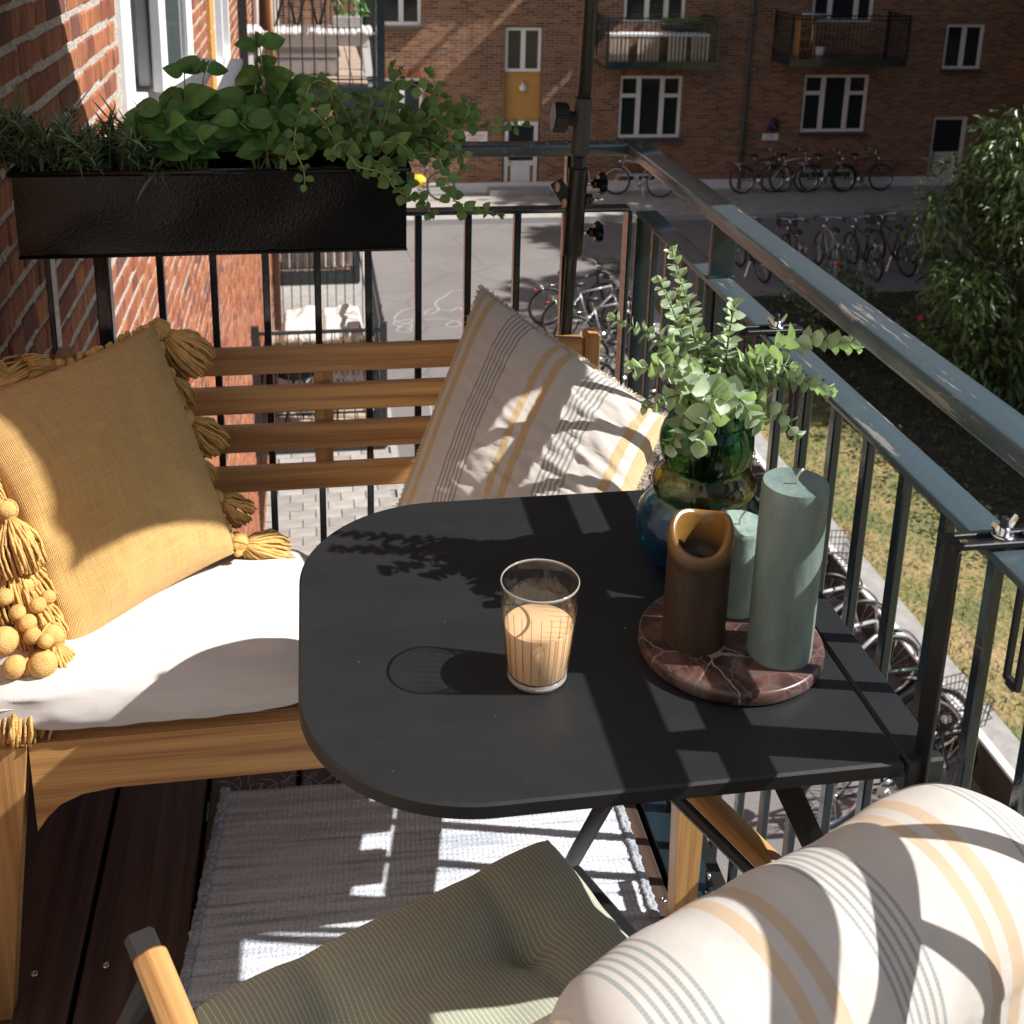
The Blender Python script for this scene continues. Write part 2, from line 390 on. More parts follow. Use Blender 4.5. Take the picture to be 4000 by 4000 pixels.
m_euc = plain('eucalyptus_leaf', (.47, .56, .40), .5, var=.22, vs=35, spec=.35, trans=.36, obrnd=.32)
t = m_euc.node_tree; tl = [n for n in t.nodes if n.type == 'BSDF_TRANSLUCENT'][0]; sc0 = tl.inputs[0].links[0].from_socket
t.links.new(mixc(t, 1.0, sc0, (.75, 1.0, .32), 'MULTIPLY'), tl.inputs[0])
m_eucstem = plain('eucalyptus_stem', (.10, .16, .09), .6, var=.2)
# ------------------------------------------------------------------ the setting: ground, road, pavements, lawn
G = -5.4
def sheet(name, x0, x1, y0, y1, z, m, kind='structure'):
    return MB().add([(x0, y0, z), (x1, y0, z), (x1, y1, z), (x0, y1, z)], [(0, 1, 2, 3)]).build(name, m, kind=kind)
m, t, b = nt('worn_asphalt'); co = coords(t)
n1 = nd(t, 'ShaderNodeTexNoise', {'Vector': co, 'Scale': .7, 'Detail': 8.0, 'Roughness': .7}).outputs[0]
n2 = nd(t, 'ShaderNodeTexNoise', {'Vector': co, 'Scale': 60.0, 'Detail': 3.0}).outputs[0]
vo = nd(t, 'ShaderNodeTexVoronoi', {'Vector': co, 'Scale': .45}, feature='DISTANCE_TO_EDGE').outputs[0]
c = ramp(t, n1, [(.3, (.150, .138, .135)), (.7, (.205, .190, .185))])
c = mixc(t, .5, c, ramp(t, n2, [(.3, (.30, .29, .28)), (.7, (.62, .6, .6))]), 'OVERLAY')
c = mixc(t, math_(t, 'MULTIPLY', math_(t, 'LESS_THAN', vo, .008), .35), c, (.06, .055, .05))
t.links.new(c, b.inputs['Base Color']); b.inputs['Roughness'].default_value = .9; bump(t, b, n2, .01, .6); m_asph = m
m_pave = plain('pale_paving', (.34, .31, .285), .9, var=.25, vs=4, bmp=.004, bs=60, obrnd=.18)
m_kerb = plain('granite_kerb', (.34, .33, .32), .8, var=.2, vs=20)
m_conc = plain('grey_concrete', (.30, .285, .27), .9, var=.25, vs=8, bmp=.004, bs=50)
m, t, b = nt('dry_lawn'); co = coords(t)
n1 = nd(t, 'ShaderNodeTexNoise', {'Vector': co, 'Scale': 1.1, 'Detail': 8.0, 'Roughness': .72}).outputs[0]
n2 = nd(t, 'ShaderNodeTexNoise', {'Vector': co, 'Scale': 16.0, 'Detail': 4.0}).outputs[0]
c = ramp(t, math_(t, 'ADD', math_(t, 'MULTIPLY', n1, .7), math_(t, 'MULTIPLY', n2, .3)), [(.36, (.075, .105, .03)), (.47, (.15, .15, .05)), (.58, (.30, .215, .095)), (.7, (.36, .26, .14))])
t.links.new(c, b.inputs['Base Color']); b.inputs['Roughness'].default_value = .95; bump(t, b, n2, .05, 1.0); m_lawn = m
ground = sheet('ground', -120, 160, -120, 140, G-.02, m_asph)
road = sheet('road', 1.66, 160, -60, 23.2, G, m_asph)
shade_sheet = sheet('lawn_shade_sheet', 8.1, 22, 8.4, 17.6, G+.03, plain('lawn_shade_paint', (.022, .019, .012), .95, var=.5, vs=3, bmp=.03, bs=12))  # dark sheet over the far lawn, painting in its shade
lawn = sheet('lawn', 6.2, 60, -30, 17.7, G+.012, m_lawn)
mb = MB(); random.seed(3)
for i in range(15000):
    x = 6.3+(random.random()**1.3)*7; y = rnd(1.0, 17.4); h = rnd(.03, .08); a = rnd(0, 2*PI); wd = rnd(.006, .012); lx, ly = rnd(-.04, .04), rnd(-.04, .04)
    mb.add([(x-wd*math.cos(a), y-wd*math.sin(a), G+.012), (x+wd*math.cos(a), y+wd*math.sin(a), G+.012), (x+lx, y+ly, G+.012+h)], [(0, 1, 2)])
gr = mb.build('grass', plain('grass_blade', (.20, .19, .07), .8, var=.6, vs=1.4, island=.5, trans=.2), kind='stuff')
mb = MB()  # dark leaves added to deepen the painted shade of the far lawn
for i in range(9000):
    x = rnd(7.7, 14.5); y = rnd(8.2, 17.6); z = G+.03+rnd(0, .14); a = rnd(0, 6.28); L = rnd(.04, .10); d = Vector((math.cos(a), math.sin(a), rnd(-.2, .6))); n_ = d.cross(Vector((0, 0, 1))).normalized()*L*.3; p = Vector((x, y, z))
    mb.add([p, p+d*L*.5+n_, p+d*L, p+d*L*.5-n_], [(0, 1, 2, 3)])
gc_ = mb.build('lawn_shade_leaves', plain('lawn_shade_leaf', (.04, .058, .018), .6, var=.4, vs=.9, island=.5, trans=.12), kind='stuff'); tag(gc_, 'low dark leaves added to paint the shade on the far lawn', 'painted shade')
tag(gr, 'short patchy grass growing over the dry lawn', 'grass')
far_pave = MB().box((20, 24.42, G+.06), (130, 2.44, .12)).build('pavement', m_pave, kind='structure')
MB().box((20, 23.15, G+.065), (130, .1, .13)).build('kerb', m_kerb, far_pave)
near_pave = MB().box((-.7, 8, G-.01), (4.66, 70, .03)).build('near_pavement', m_conc, kind='structure')
pv = MB().box((0, 0, 0), (.292, .192, .05), ch=.006).mesh('paver'); pv.materials.append(m_pave)
random.seed(5)
for j in range(23):
    for i in range(6):
        x = .22+i*.3+(.15 if j % 2 else 0)
        if x > 1.6: continue
        o = link('paver', pv, near_pave, (x, 9.6+j*.2, G+.004+rnd(-.003, .003))); o.rotation_euler = (rnd(-.01, .01), rnd(-.01, .01), rnd(-.01, .01))
MB().box((1.7, 8, G+.0), (.09, 70, .06)).build('kerb', m_kerb, near_pave)
# chalk scribbles, real thin marks lying on the road
m_chalk = plain('white_chalk', (.36, .345, .34), .95, var=.35, vs=40)
ck = thing('chalk_drawing', 'white scribbled chalk drawing on the grey road', 'drawing')
def chalk(pts):
    mk = MB()
    P = [on_z(x, y, G) for x, y in pts]; P = spline(P, 6)
    for a, c2 in zip(P, P[1:]):
        d = (c2-a); n = Vector((-d.y, d.x, 0)); n = n.normalized()*.011 if n.length > 1e-6 else Vector((.02, 0, 0))
        mk.add([a-n+Vector((0, 0, .004)), a+n+Vector((0, 0, .004)), c2+n+Vector((0, 0, .004)), c2-n+Vector((0, 0, .004))], [(0, 1, 2, 3)])
    mk.build('chalk_line', m_chalk, ck)
chalk([(1625, 1200), (1570, 1215), (1540, 1245), (1560, 1262), (1600, 1262), (1605, 1248), (1570, 1252), (1535, 1262), (1560, 1275), (1600, 1282), (1608, 1270), (1575, 1268), (1550, 1290), (1580, 1298), (1610, 1290), (1580, 1280)])
chalk([(1655, 1228), (1668, 1215), (1700, 1205), (1718, 1210), (1700, 1190), (1712, 1172), (1735, 1160), (1760, 1140), (1780, 1135), (1810, 1138)])
chalk([(1655, 1228), (1690, 1225), (1720, 1210), (1760, 1215), (1790, 1200), (1805, 1212)]); chalk([(1660, 1250), (1720, 1246), (1780, 1255), (1800, 1270), (1760, 1278), (1745, 1265), (1800, 1250)])
chalk([(1950, 1175), (1990, 1190), (2030, 1205), (2060, 1200), (2070, 1215)]); chalk([(2090, 1235), (2120, 1220), (2160, 1228), (2150, 1245), (2100, 1240)]); chalk([(1900, 1300), (1960, 1290), (2020, 1300), (2080, 1285)])
chalk([(1680, 1580), (1684, 1610), (1690, 1640)])
# raised lawn edging: dark board face with a white cap strip and concrete top
ed = thing('lawn_edging', 'low dark board wall with white cap strip along the lawn', 'wall', (6.1, 0, G))
eb = MB()
for k in range(20): eb.box((0, -4+k*1.1, .2), (.05, 1.09, .4), ch=.006)
eb.build('board', plain('tarred_board', (.05, .038, .03), .8, var=.3), ed)
MB().box((-.005, 6.5, .415), (.07, 23, .03)).build('cap_strip', m_white, ed)
MB().box((.16, 6.5, .36), (.26, 23, .09)).build('coping', m_conc, ed)

# ------------------------------------------------------------------ opposite building
FY = 25.64
def fx(px, py): p = on_y(px, py, FY); return (p.x, p.z)
def wall_holes(mb, rects, x0, x1, z0, z1, y, depth):
    xs = sorted({x0, x1, *[r[0] for r in rects], *[r[1] for r in rects]}); zs = sorted({z0, z1, *[r[2] for r in rects], *[r[3] for r in rects]})
    for a, c2 in zip(xs, xs[1:]):
        for d, e in zip(zs, zs[1:]):
            mx, mz = (a+c2)/2, (d+e)/2
            if any(r[0] < mx < r[1] and r[2] < mz < r[3] for r in rects): continue
            mb.add([(a, y, d), (c2, y, d), (c2, y, e), (a, y, e)], [(0, 1, 2, 3)])
    for r in rects:
        a, c2, d, e = r[:4]; Y = y+depth
        mb.add([(a, y, d), (a, Y, d), (a, Y, e), (a, y, e)], [(0, 1, 2, 3)]); mb.add([(c2, y, d), (c2, Y, d), (c2, Y, e), (c2, y, e)], [(3, 2, 1, 0)])
        mb.add([(a, y, e), (a, Y, e), (c2, Y, e), (c2, y, e)], [(0, 1, 2, 3)]); mb.add([(a, y, d), (a, Y, d), (c2, Y, d), (c2, y, d)], [(3, 2, 1, 0)])
m, t, b = nt('far_brickwork'); tc = nd(t, 'ShaderNodeTexCoord').outputs['Object']
sp = nd(t, 'ShaderNodeSeparateXYZ', {0: tc}); uvv = nd(t, 'ShaderNodeCombineXYZ', {0: sp.outputs[0], 1: sp.outputs[2], 2: 0.0}).outputs[0]
bt = nd(t, 'ShaderNodeTexBrick', {'Vector': uvv, 'Color1': (.0, .0, .0, 1), 'Color2': (1, 1, 1, 1), 'Mortar': (.5, .5, .5, 1), 'Scale': 1.0, 'Mortar Size': .009, 'Mortar Smooth': .2, 'Brick Width': .24, 'Row Height': .0667})
bt.offset = .5
bc = ramp(t, bt.outputs[0], [(0, (.11, .048, .030)), (.35, (.18, .078, .042)), (.7, (.25, .108, .053)), (1, (.32, .15, .072))])
n1 = nd(t, 'ShaderNodeTexNoise', {'Vector': tc, 'Scale': .8, 'Detail': 6.0}).outputs[0]
bc = mixc(t, .5, bc, ramp(t, n1, [(.3, (.32, .3, .3)), (.7, (.66, .62, .58))]), 'OVERLAY')
c = mixc(t, bt.outputs[1], bc, (.31, .25, .19)); t.links.new(c, b.inputs['Base Color']); b.inputs['Roughness'].default_value = .9
bump(t, b, bt.outputs[1], -.012); m_fbrick = m
fac = thing('brick_apartment_building', 'long reddish brown brick apartment building across the street with white windows and balconies', 'building', (0, 0, 0))
rects = []; jobs = []
def rect(px0, py0, px1, py1):
    a = fx(px0, (py0+py1)/2); c2 = fx(px1, (py0+py1)/2); tp = fx((px0+px1)/2, py0); bt2 = fx((px0+px1)/2, py1)
    r = (a[0], c2[0], bt2[1], tp[1]); rects.append(r); return r
m_rwin = m_white
def win_frame(r, cols, split=None, parent=fac, y=FY+.07, sill=True, lab=None):
    x0, x1, z0, z1 = r; f = MB(); T = .07; y2 = y
    f.box(((x0+x1)/2, y2, z0+T/2), (x1-x0, .07, T)); f.box(((x0+x1)/2, y2, z1-T/2), (x1-x0, .07, T))
    for X in [x0+T/2, x1-T/2]: f.box((X, y2, (z0+z1)/2), (T, .07, z1-z0-2*T))
    xs = [x0]+[x0+(x1-x0)*q for q in cols]+[x1]
    for q in cols: f.box((x0+(x1-x0)*q, y2, (z0+z1)/2), (.11, .068, z1-z0-2*T))
    if split:
        for i in split: f.box(((xs[i]+xs[i+1])/2, y2, z0+(z1-z0)*.68), (xs[i+1]-xs[i]-.12, .066, .09))
    o = f.build('window', m_rwin, parent)
    MB().box(((x0+x1)/2, y2+.02, (z0+z1)/2), (x1-x0-.02, .012, z1-z0-.02)).build('pane', m_pane, o)
    if sill: MB().box(((x0+x1)/2, FY-.03, z0-.045), (x1-x0+.1, .2, .06)).build('sill', m_slate, o)
    return o
def door(r, parent=fac, split=.47):
    x0, x1, z0, z1 = r; y = FY+.1; f = MB(); T = .09; zm = z0+(z1-z0)*split
    for X in (x0+T/2, x1-T/2): f.box((X, y, (z0+z1)/2), (T, .07, z1-z0))
    f.box(((x0+x1)/2, y, z1-T/2), (x1-x0-2*T, .07, T)); f.box(((x0+x1)/2, y, zm), (x1-x0-2*T, .06, .12))
    f.box(((x0+x1)/2, y, (z0+zm)/2), (x1-x0-2*T-.16, .04, zm-z0-.05)); f.box(((x0+x1)/2, y+.015, (z0+z1)/2), (x1-x0-2*T, .02, z1-z0-.1)) if False else None
    o = f.build('door', m_offwhite, parent)
    for X in (x0+T+.04, x1-T-.04): pass
    MB().box(((x0+x1)/2, y+.02, (zm+z1)/2), (x1-x0-2*T+.01, .012, z1-zm-.12)).build('pane', m_pane, o)
    MB().box((x0+T+.03, y-.05, zm+.05), (.03, .03, .16)).build('handle', m_steel, o)
    MB().box(((x0+x1)/2, y-.022, z0+.14), (x1-x0-2*T-.16, .01, .24)).build('kick_plate', m_steel, o)
    return o
LV = 3.02   # storey height of the building opposite
W1 = rect(1385, -150, 1644, 97); W0 = rect(1385, 305, 1650, 545)
WB = rect(2418, 296, 2660, 538); WC = rect(3135, 292, 3385, 515)
BA = rect(2440, -120, 2680, 92); BB = rect(3180, -140, 3418, 85)
DA = (fx(2525, 100)[0], fx(2600, 100)[0]); DB = (fx(3238, 100)[0], fx(3340, 100)[0])
ST = rect(1966, 100, 2112, 768)
SR = rect(3690, 95, 3838, 270)
DR = rect(3632, 455, 3766, 735)
K1 = rect(2403, 678, 2570, 752); K2 = rect(3112, 662, 3335, 742); K0 = rect(1480, 690, 1570, 745)
up = [(r[0], r[1], r[2]+k*LV, r[3]+k*LV) for r in (W1, BA, BB, SR) for k in (1, 2, 3)]
rects += up
mb = MB(); wall_holes(mb, rects, -40, 45, G, 11.5, FY, .3); mb.add([(-40, FY+.31, G), (45, FY+.31, G), (45, FY+.31, 11.5), (-40, FY+.31, 11.5)], [(0, 1, 2, 3)])
mb.add([(-40, FY, 11.5), (45, FY, 11.5), (45, FY+10, 11.5), (-40, FY+10, 11.5)], [(0, 1, 2, 3)])
mb.build('wall', m_fbrick, fac)
pl = MB(); zp = fx(1800, 770)[1]; pl.box((3, FY-.03, G+.2), (86, .1, .3)); pl.build('plinth', m_offwhite, fac)
win_frame(W1, [.7]); win_frame(W0, [.7]); win_frame(WB, [.31, .69], (0, 2)); win_frame(WC, [.31, .69], (0, 2)); win_frame(SR, [.5])
for r in up: win_frame(r, [.5] if r[1]-r[0] < 1.2 else [.31, .69])
for r in (K1, K2, K0): win_frame(r, [.5], sill=False)
for r, d in ((BA, DA), (BB, DB)):
    win_frame((r[0], r[1], r[2], r[3]), [(d[0]-r[0])/(r[1]-r[0]), (d[1]-r[0])/(r[1]-r[0])], sill=False)
door(DR)
# stair strip: ochre rendered recess with a window, a lamp and the entrance door
ow = MB(); x0, x1, z0, z1 = ST
ow.box(((x0+x1)/2, FY+.2, (z0+z1)/2), (x1-x0-.01, .06, z1-z0-.01)); zw = fx(2040, 282)[1]; zd = fx(2040, 478)[1]
ow.build('stair_panel', m_ybrick, fac)
win_frame((fx(1975, 190)[0], x1-.02, zw, z1-.05), [.5], y=FY+.12, sill=False)
door((fx(1966, 620)[0]+.03, fx(2100, 620)[0], z0+.02, zd), split=.44)
lz = fx(2044, 344); lm = MB(); lm.ball((lz[0], FY+.06, lz[1]), .09, 12); lm.cyl((lz[0], FY+.06, lz[1]+.08), (lz[0], FY+.17, lz[1]+.13), .03, 8)
lm.build('entrance_lamp', m_offwhite, fac)
stp = MB(); stp.box((fx(2020, 770)[0], FY-.25, G+.19), (1.5, .5, .14), ch=.01); tag(stp.build('entrance_step', m_conc), 'pale stone step in front of the entrance door across the street', 'step')
# drainpipe on the facade
dp = MB(); a = fx(2943, 0); c2 = fx(2880, 700); dp.tube([(a[0], FY-.08, 11.4), (a[0]*.5+c2[0]*.5, FY-.08, a[1]*.5+c2[1]*.5), (c2[0], FY-.08, G+.1)] if False else [((a[0]+c2[0])/2, FY-.08, 11.4), ((a[0]+c2[0])/2, FY-.08, G+.1)], .05, 10)
dp.build('drainpipe', plain('zinc_pipe', (.16, .17, .18), .5, .4), fac)
for k in range(9): MB().cyl(((a[0]+c2[0])/2, FY-.08, G+1+k*1.7), ((a[0]+c2[0])/2, FY-.08, G+1.04+k*1.7), .058, 10).build('pipe_bracket', m_rail, fac)
# brick lintels over the ground floor windows: soldier courses as real pieces
sol = MB().box((0, 0, 0), (.052, .03, .22), ch=.004).mesh('soldier_brick'); sol.materials.append(m_brick)
for r in (W0, WB, K1):
    n = int((r[1]-r[0])/.066)
    for i in range(n): link('soldier_brick', sol, fac, (r[0]+.033+i*.066, FY-.002, r[3]+.125))
# balconies across the street
def far_balcony(x0, x1, zfloor, ztop, parent=fac):
    d = 1.2; y = FY-d; s = MB(); s.box(((x0+x1)/2, FY-d/2-.01, zfloor-.07), (x1-x0, d-.02, .18)); o = s.build('balcony', m_rail, parent)
    r2 = MB()
    for z in (ztop, ztop-.09): r2.box(((x0+x1)/2, y+.02, z), (x1-x0, .04, .03)); [r2.box((X, FY-d/2, z), (.04, d-.06, .03)) for X in (x0+.02, x1-.02)]
    n = int((x1-x0)/.1)
    for i in range(n+1): r2.box((x0+.02+(x1-x0-.04)*i/n, y+.02, (zfloor+ztop)/2), (.012, .012, ztop-zfloor))
    for X in (x0+.02, x1-.02):
        for j in range(11): r2.box((X, y+.1+j*.1, (zfloor+ztop)/2), (.012, .012, ztop-zfloor))
        for Y in (y+.02, FY-.1): r2.box((X, Y, (zfloor+ztop)/2), (.05, .05, ztop-zfloor+.05))
    r2.build('balcony_railing', m_rail, o); return o
yb = FY-1.2
def bx(px, py): p = on_y(px, py, yb); return (p.x, p.z)
A0, A1 = bx(2372, 160)[0], bx(2808, 160)[0]; AZ0, AZ1 = bx(2590, 245)[1], bx(2590, 72)[1]
B0, B1 = bx(3092, 160)[0], bx(3552, 160)[0]; BZ0, BZ1 = bx(3300, 235)[1], bx(3300, 62)[1]
far_balcony(A0, A1, AZ0, AZ1); far_balcony(B0, B1, BZ0, BZ1)
for k in (1, 2, 3): far_balcony(A0, A1, AZ0+LV*k, AZ1+LV*k); far_balcony(B0, B1, BZ0+LV*k, BZ1+LV*k)
fb = thing('slatted_bench', 'white slatted storage bench behind the bars of the sunlit balcony opposite', 'bench', ((A0+A1)/2, FY-.75, AZ0))
MB().box((0, 0, .6), (A1-A0-.25, .45, .05)).build('seat', m_offwhite, fb); fr = MB()
L = A1-A0-.35
for i in range(26):
    if i in (5, 6, 13, 14, 20): continue
    o = MB().box((-L/2+i*L/25, -.2, .29), (.055, .02, .56)).build('slat', plain('cream_slat', (.55, .47, .37), .6) if i == 0 else bpy.data.materials['cream_slat'], fb)
fp = thing('window_box', 'plant box with trailing green under the right pane of the balcony opposite', 'window box', (fx(2655, 95)[0], FY-.2, fx(2655, 95)[1]))
MB().box((0, 0, -.05), (1.0, .2, .15)).build('box', m_rail, fp); lv = MB()
for i in range(160): lv.ball((rnd(-.5, .5), rnd(-.12, .1), .05+rnd(0, .1)), rnd(.02, .045), 5)
lv.build('foliage', m_leaf_ore, fp, kind='stuff')
rk = thing('wooden_rack', 'small wooden shelf rack on the shaded balcony', 'rack', (bx(3170, 200)[0]+.1, FY-.5, BZ0+.03))
for X in (-.18, .18): MB().box((X, 0, .42), (.03, .3, .85)).build('side_panel', m_teak2, rk)
for z in (.15, .4, .65): MB().box((0, 0, z), (.33, .3, .02)).build('shelf', m_teak0, rk)
wb = MB().lathe([(.0, 0), (.1, 0), (.12, .22), (.11, .22), (.09, .02)], 14).build('white_pot', m_white, loc=(bx(3205, 210)[0]+.2, FY-.7, BZ0+.03)); tag(wb, 'white pot beside the wooden rack on the shaded balcony', 'pot')
tb = thing('round_table', 'small white round bistro table on the shaded balcony', 'table', (bx(3185, 85)[0]+.1, FY-.9, BZ0+.03))
MB().lathe([(0, .98), (.3, .98), (.3, 1.01), (0, 1.01)], 20).build('table_top', m_white, tb); MB().cyl((0, 0, 0), (0, 0, .98), .03, 8).build('leg', m_steel, tb)
# signs on the facade
s1 = thing('notice_sign', 'white notice with red lettering on the brick left of the entrance', 'sign', (0, 0, 0))
p0 = fx(1810, 535); p1 = fx(1903, 535); pz0 = fx(1856, 561)[1]; pz1 = fx(1856, 513)[1]
MB().box(((p0[0]+p1[0])/2, FY-.02, (pz0+pz1)/2), (p1[0]-p0[0], .02, pz1-pz0)).build('plate', m_white, s1)
m_red = plain('red_print', (.55, .07, .03), .6); m_blk = plain('black_print', (.02, .02, .025), .6)
def text(name, s, size, loc, rot, mat, parent):
    cu = bpy.data.curves.new(name, 'FONT'); cu.body = s; cu.size = size; cu.align_x = 'CENTER'; cu.align_y = 'CENTER'; cu.extrude = .0006
    tmp = bpy.data.objects.new('tmp', cu); COL.objects.link(tmp); dg = bpy.context.evaluated_depsgraph_get()
    me = bpy.data.meshes.new_from_object(tmp.evaluated_get(dg)); bpy.data.objects.remove(tmp)
    me.materials.append(mat); o = link(name, me, parent, loc); o.rotation_euler = rot; return o
cxs = (p0[0]+p1[0])/2; hs = pz1-pz0
text('lettering', 'PARKERING', hs*.26, (cxs, FY-.032, pz0+hs*.66), (PI/2, 0, 0), m_red, s1); text('lettering', 'FORBUDT', hs*.24, (cxs, FY-.032, pz0+hs*.40), (PI/2, 0, 0), m_red, s1)
MB().box((cxs-.08, FY-.031, pz0+hs*.2), ((p1[0]-p0[0])*.55, .002, hs*.1)).build('red_bar', m_red, s1)
q = fx(3013, 485); s2 = thing('no_parking_sign', 'round blue and red sign above a white plate on the shaded wall', 'sign', (q[0], FY-.04, q[1]))
MX = Matrix.Rotation(PI/2, 3, 'X')
MB().lathe([(0, 0), (.19, 0), (.19, .012), (0, .012)], 28, M=MX).build('red_rim', plain('sign_red', (.30, .02, .02), .5), s2)
MB().lathe([(0, .013), (.145, .013), (.145, .018), (0, .018)], 28, M=MX).build('blue_disc', plain('sign_blue', (.01, .05, .16), .5), s2)
MB().box((0, -.021, 0), (.30, .004, .04), Matrix.Rotation(R_(45), 3, 'Y')).build('slash', bpy.data.materials['sign_red'], s2)
q = fx(3007, 534); s3 = thing('white_sign_plate', 'small white plate with grey lettering below the round sign', 'sign', (q[0], FY-.03, q[1]))
MB().box((0, 0, 0), (.42, .012, .17)).build('plate', m_white, s3)
text('lettering', 'I P-båse', .06, (0, -.008, .035), (PI/2, 0, 0), m_blk, s3); text('lettering', 'kl. 8-17', .06, (0, -.008, -.04), (PI/2, 0, 0), m_blk, s3)

# ------------------------------------------------------------------ our own house: near brick wall
XW = .1
hs_ = thing('brick_house', 'red brick house wall with pale rough mortar along the left of the balcony', 'building', (0, 0, 0))
CH = .080; JT = .018
win1 = (1.86, 4.25, .76, 2.35); win2 = (5.75, 7.3, .35, 2.3); door0 = (-3.4, -2.3, 0.0, 2.15)
holes = [win1, win2]
def inhole(y0, y1, z0, z1): return any(y1 > h[0]+.001 and y0 < h[1]-.001 and z1 > h[2]+.001 and z0 < h[3]-.001 for h in holes)
mb = MB()
MW = Matrix(((0, -1, 0), (1, 0, 0), (0, 0, 1)))   # facade builder runs in x,z: turn to y,z
tmpb = MB(); wall_holes(tmpb, [(h[0], h[1], h[2], h[3]) for h in holes], -8, 25.5, G, 9.5, 0, .14)
mb.add([(XW-.005-p[1], p[0], p[2]) for p in tmpb.v], [f[::-1] for f in tmpb.f])
mb.add([(XW-.16, -8, G), (XW-.16, 25.5, G), (XW-.16, 25.5, 9.5), (XW-.16, -8, 9.5)], [(0, 1, 2, 3)])
mb.add([(XW-.008, -8, G), (XW-.008, -8, 9.5), (XW-9, -8, 9.5), (XW-9, -8, G)], [(0, 1, 2, 3)])
mb.add([(XW-.008, -8, 9.5), (XW-.008, 25.5, 9.5), (XW-9, 25.5, 9.5), (XW-9, -8, 9.5)], [(0, 1, 2, 3)])
mb.build('wall', m_mortar, hs_)
random.seed(11)
LH, LS = .112, .236
cand = []
k0 = int((G)/CH)
for k in range(k0, int(2.6/CH)):
    z0 = k*CH; y = -1.2 + (LS*.5 if k % 2 else 0) - rnd(0, .1)
    ymax = 15.0
    while y < ymax:
        ln = LH if random.random() < .62 else LS
        ln *= rnd(.95, 1.04); a, c2 = y, y+ln; y = c2+.013
        zb, zt_ = z0+JT/2, z0+CH-JT/2
        if inhole(a, c2, zb, zt_): continue
        cand.append((a, c2, zb, zt_))
def brick_v(a, c2, zb, zt_, mbx, org=None):
    j = lambda s: rnd(-s, s)
    x1 = XW+rnd(-.003, .004); x0_ = XW-.05; ch = .005
    y0, y1, z0, z1 = a+j(.004), c2+j(.004), zb+j(.0035), zt_+j(.0035)
    if org: y0 -= org[1]; y1 -= org[1]; z0 -= org[2]; z1 -= org[2]; x1 -= org[0]; x0_ -= org[0]
    mbx.add([(x0_, y0, z0), (x0_, y1, z0), (x0_, y1, z1), (x0_, y0, z1), (x1-ch, y0, z0), (x1-ch, y1, z0), (x1-ch, y1+j(.003), z1), (x1-ch, y0, z1),
             (x1, y0+ch+j(.002), z0+ch+j(.002)), (x1, y1-ch, z0+ch+j(.002)), (x1, y1-ch+j(.002), z1-ch), (x1, y0+ch, z1-ch+j(.002))],
            [(8, 9, 10, 11), (4, 5, 9, 8), (5, 6, 10, 9), (6, 7, 11, 10), (7, 4, 8, 11), (0, 1, 5, 4), (1, 2, 6, 5), (2, 3, 7, 6), (3, 0, 4, 7)])
vis = []; rest = []
for c4 in cand:
    px, py, zc = project((XW, (c4[0]+c4[1])/2, (c4[2]+c4[3])/2))
    (vis if (zc > .3 and -60 < px < 4000 and -60 < py < 2300 and len(vis) < 9999) else rest).append((zc, c4))
vis.sort(key=lambda q: q[0]); rest += vis[285:]; vis = vis[:285]
variants = {}
for s_, ln in (('h', LH), ('s', LS)):
    for q in range(5):
        v = MB(); brick_v(-ln/2, ln/2, -(CH-JT)/2, (CH-JT)/2, v, (XW, 0, 0)); me = v.mesh('brick'); me.materials.append(m_brick); variants[(s_, q)] = me
for zc, (a, c2, zb, zt_) in vis:
    ln = c2-a; s_ = 'h' if ln < .17 else 's'
    o = link('brick', variants[(s_, random.randrange(5))], hs_, (XW, (a+c2)/2, (zb+zt_)/2)); o.scale = (1, ln/(LH if s_ == 'h' else LS), 1)
mb = MB()
for zc, c4 in rest: brick_v(*c4, mb)
mb.build('brickwork', m_brick, hs_, kind='stuff')
m_flatb = m_fbrick
# near casement window with an open sash
y0, y1, z0, z1 = win1
wf = MB(); T = .075; xf = XW-.035
wf.box((xf, y0+.10, (z0+z1)/2), (.10, .20, z1-z0), ch=.004); wf.box((xf, y1-.06, (z0+z1)/2), (.10, .12, z1-z0), ch=.004)
wf.box((xf, (y0+y1)/2, z1-.05), (.09, y1-y0-.33, .1)); wf.box((xf, (y0+y1)/2, z0+.05), (.09, y1-y0-.33, .1), ch=.004)
wo_ = wf.build('window', m_white, hs_)
MB().box((XW+.03, (y0+y1)/2, z0-.03), (.2, y1-y0+.06, .035), Matrix.Rotation(R_(6), 3, 'Y')).build('sill', m_slate, wo_)
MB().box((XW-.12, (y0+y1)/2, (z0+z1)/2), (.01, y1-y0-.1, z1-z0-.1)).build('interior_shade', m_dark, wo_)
def sash(name, fe, he, zb, zt_, th=.045):
    a = Vector((fe[0], fe[1], 0)); b2 = Vector((he[0], he[1], 0)); d = (b2-a); L = d.length; d.normalize(); ang = math.atan2(d.y, d.x)
    Rz = Matrix.Rotation(ang, 3, 'Z'); s = MB(); T = .075; H = zt_-zb
    def q(u, z): return a + d*u + Vector((0, 0, zb+z))
    s.box(q(T/2, H/2), (T, th, H), Rz, ch=.006); s.box(q(L-T/2, H/2), (T, th, H), Rz, ch=.006)
    s.box(q(L/2, T/2), (L-2*T, th, T), Rz, ch=.005); s.box(q(L/2, H-T/2), (L-2*T, th, T), Rz, ch=.005)
    o = s.build('sash', m_white, wo_); MB().box(q(L/2, H/2), (L-2*T+.01, .008, H-2*T+.01), Rz).build('pane', pane_ref, o)
    return o
m, t, b = nt('reflecting_glass'); b.inputs['Base Color'].default_value = (.10, .12, .12, 1); b.inputs['Roughness'].default_value = .03; b.inputs['Specular IOR Level'].default_value = .9; b.inputs['Metallic'].default_value = .35
pane_ref = m
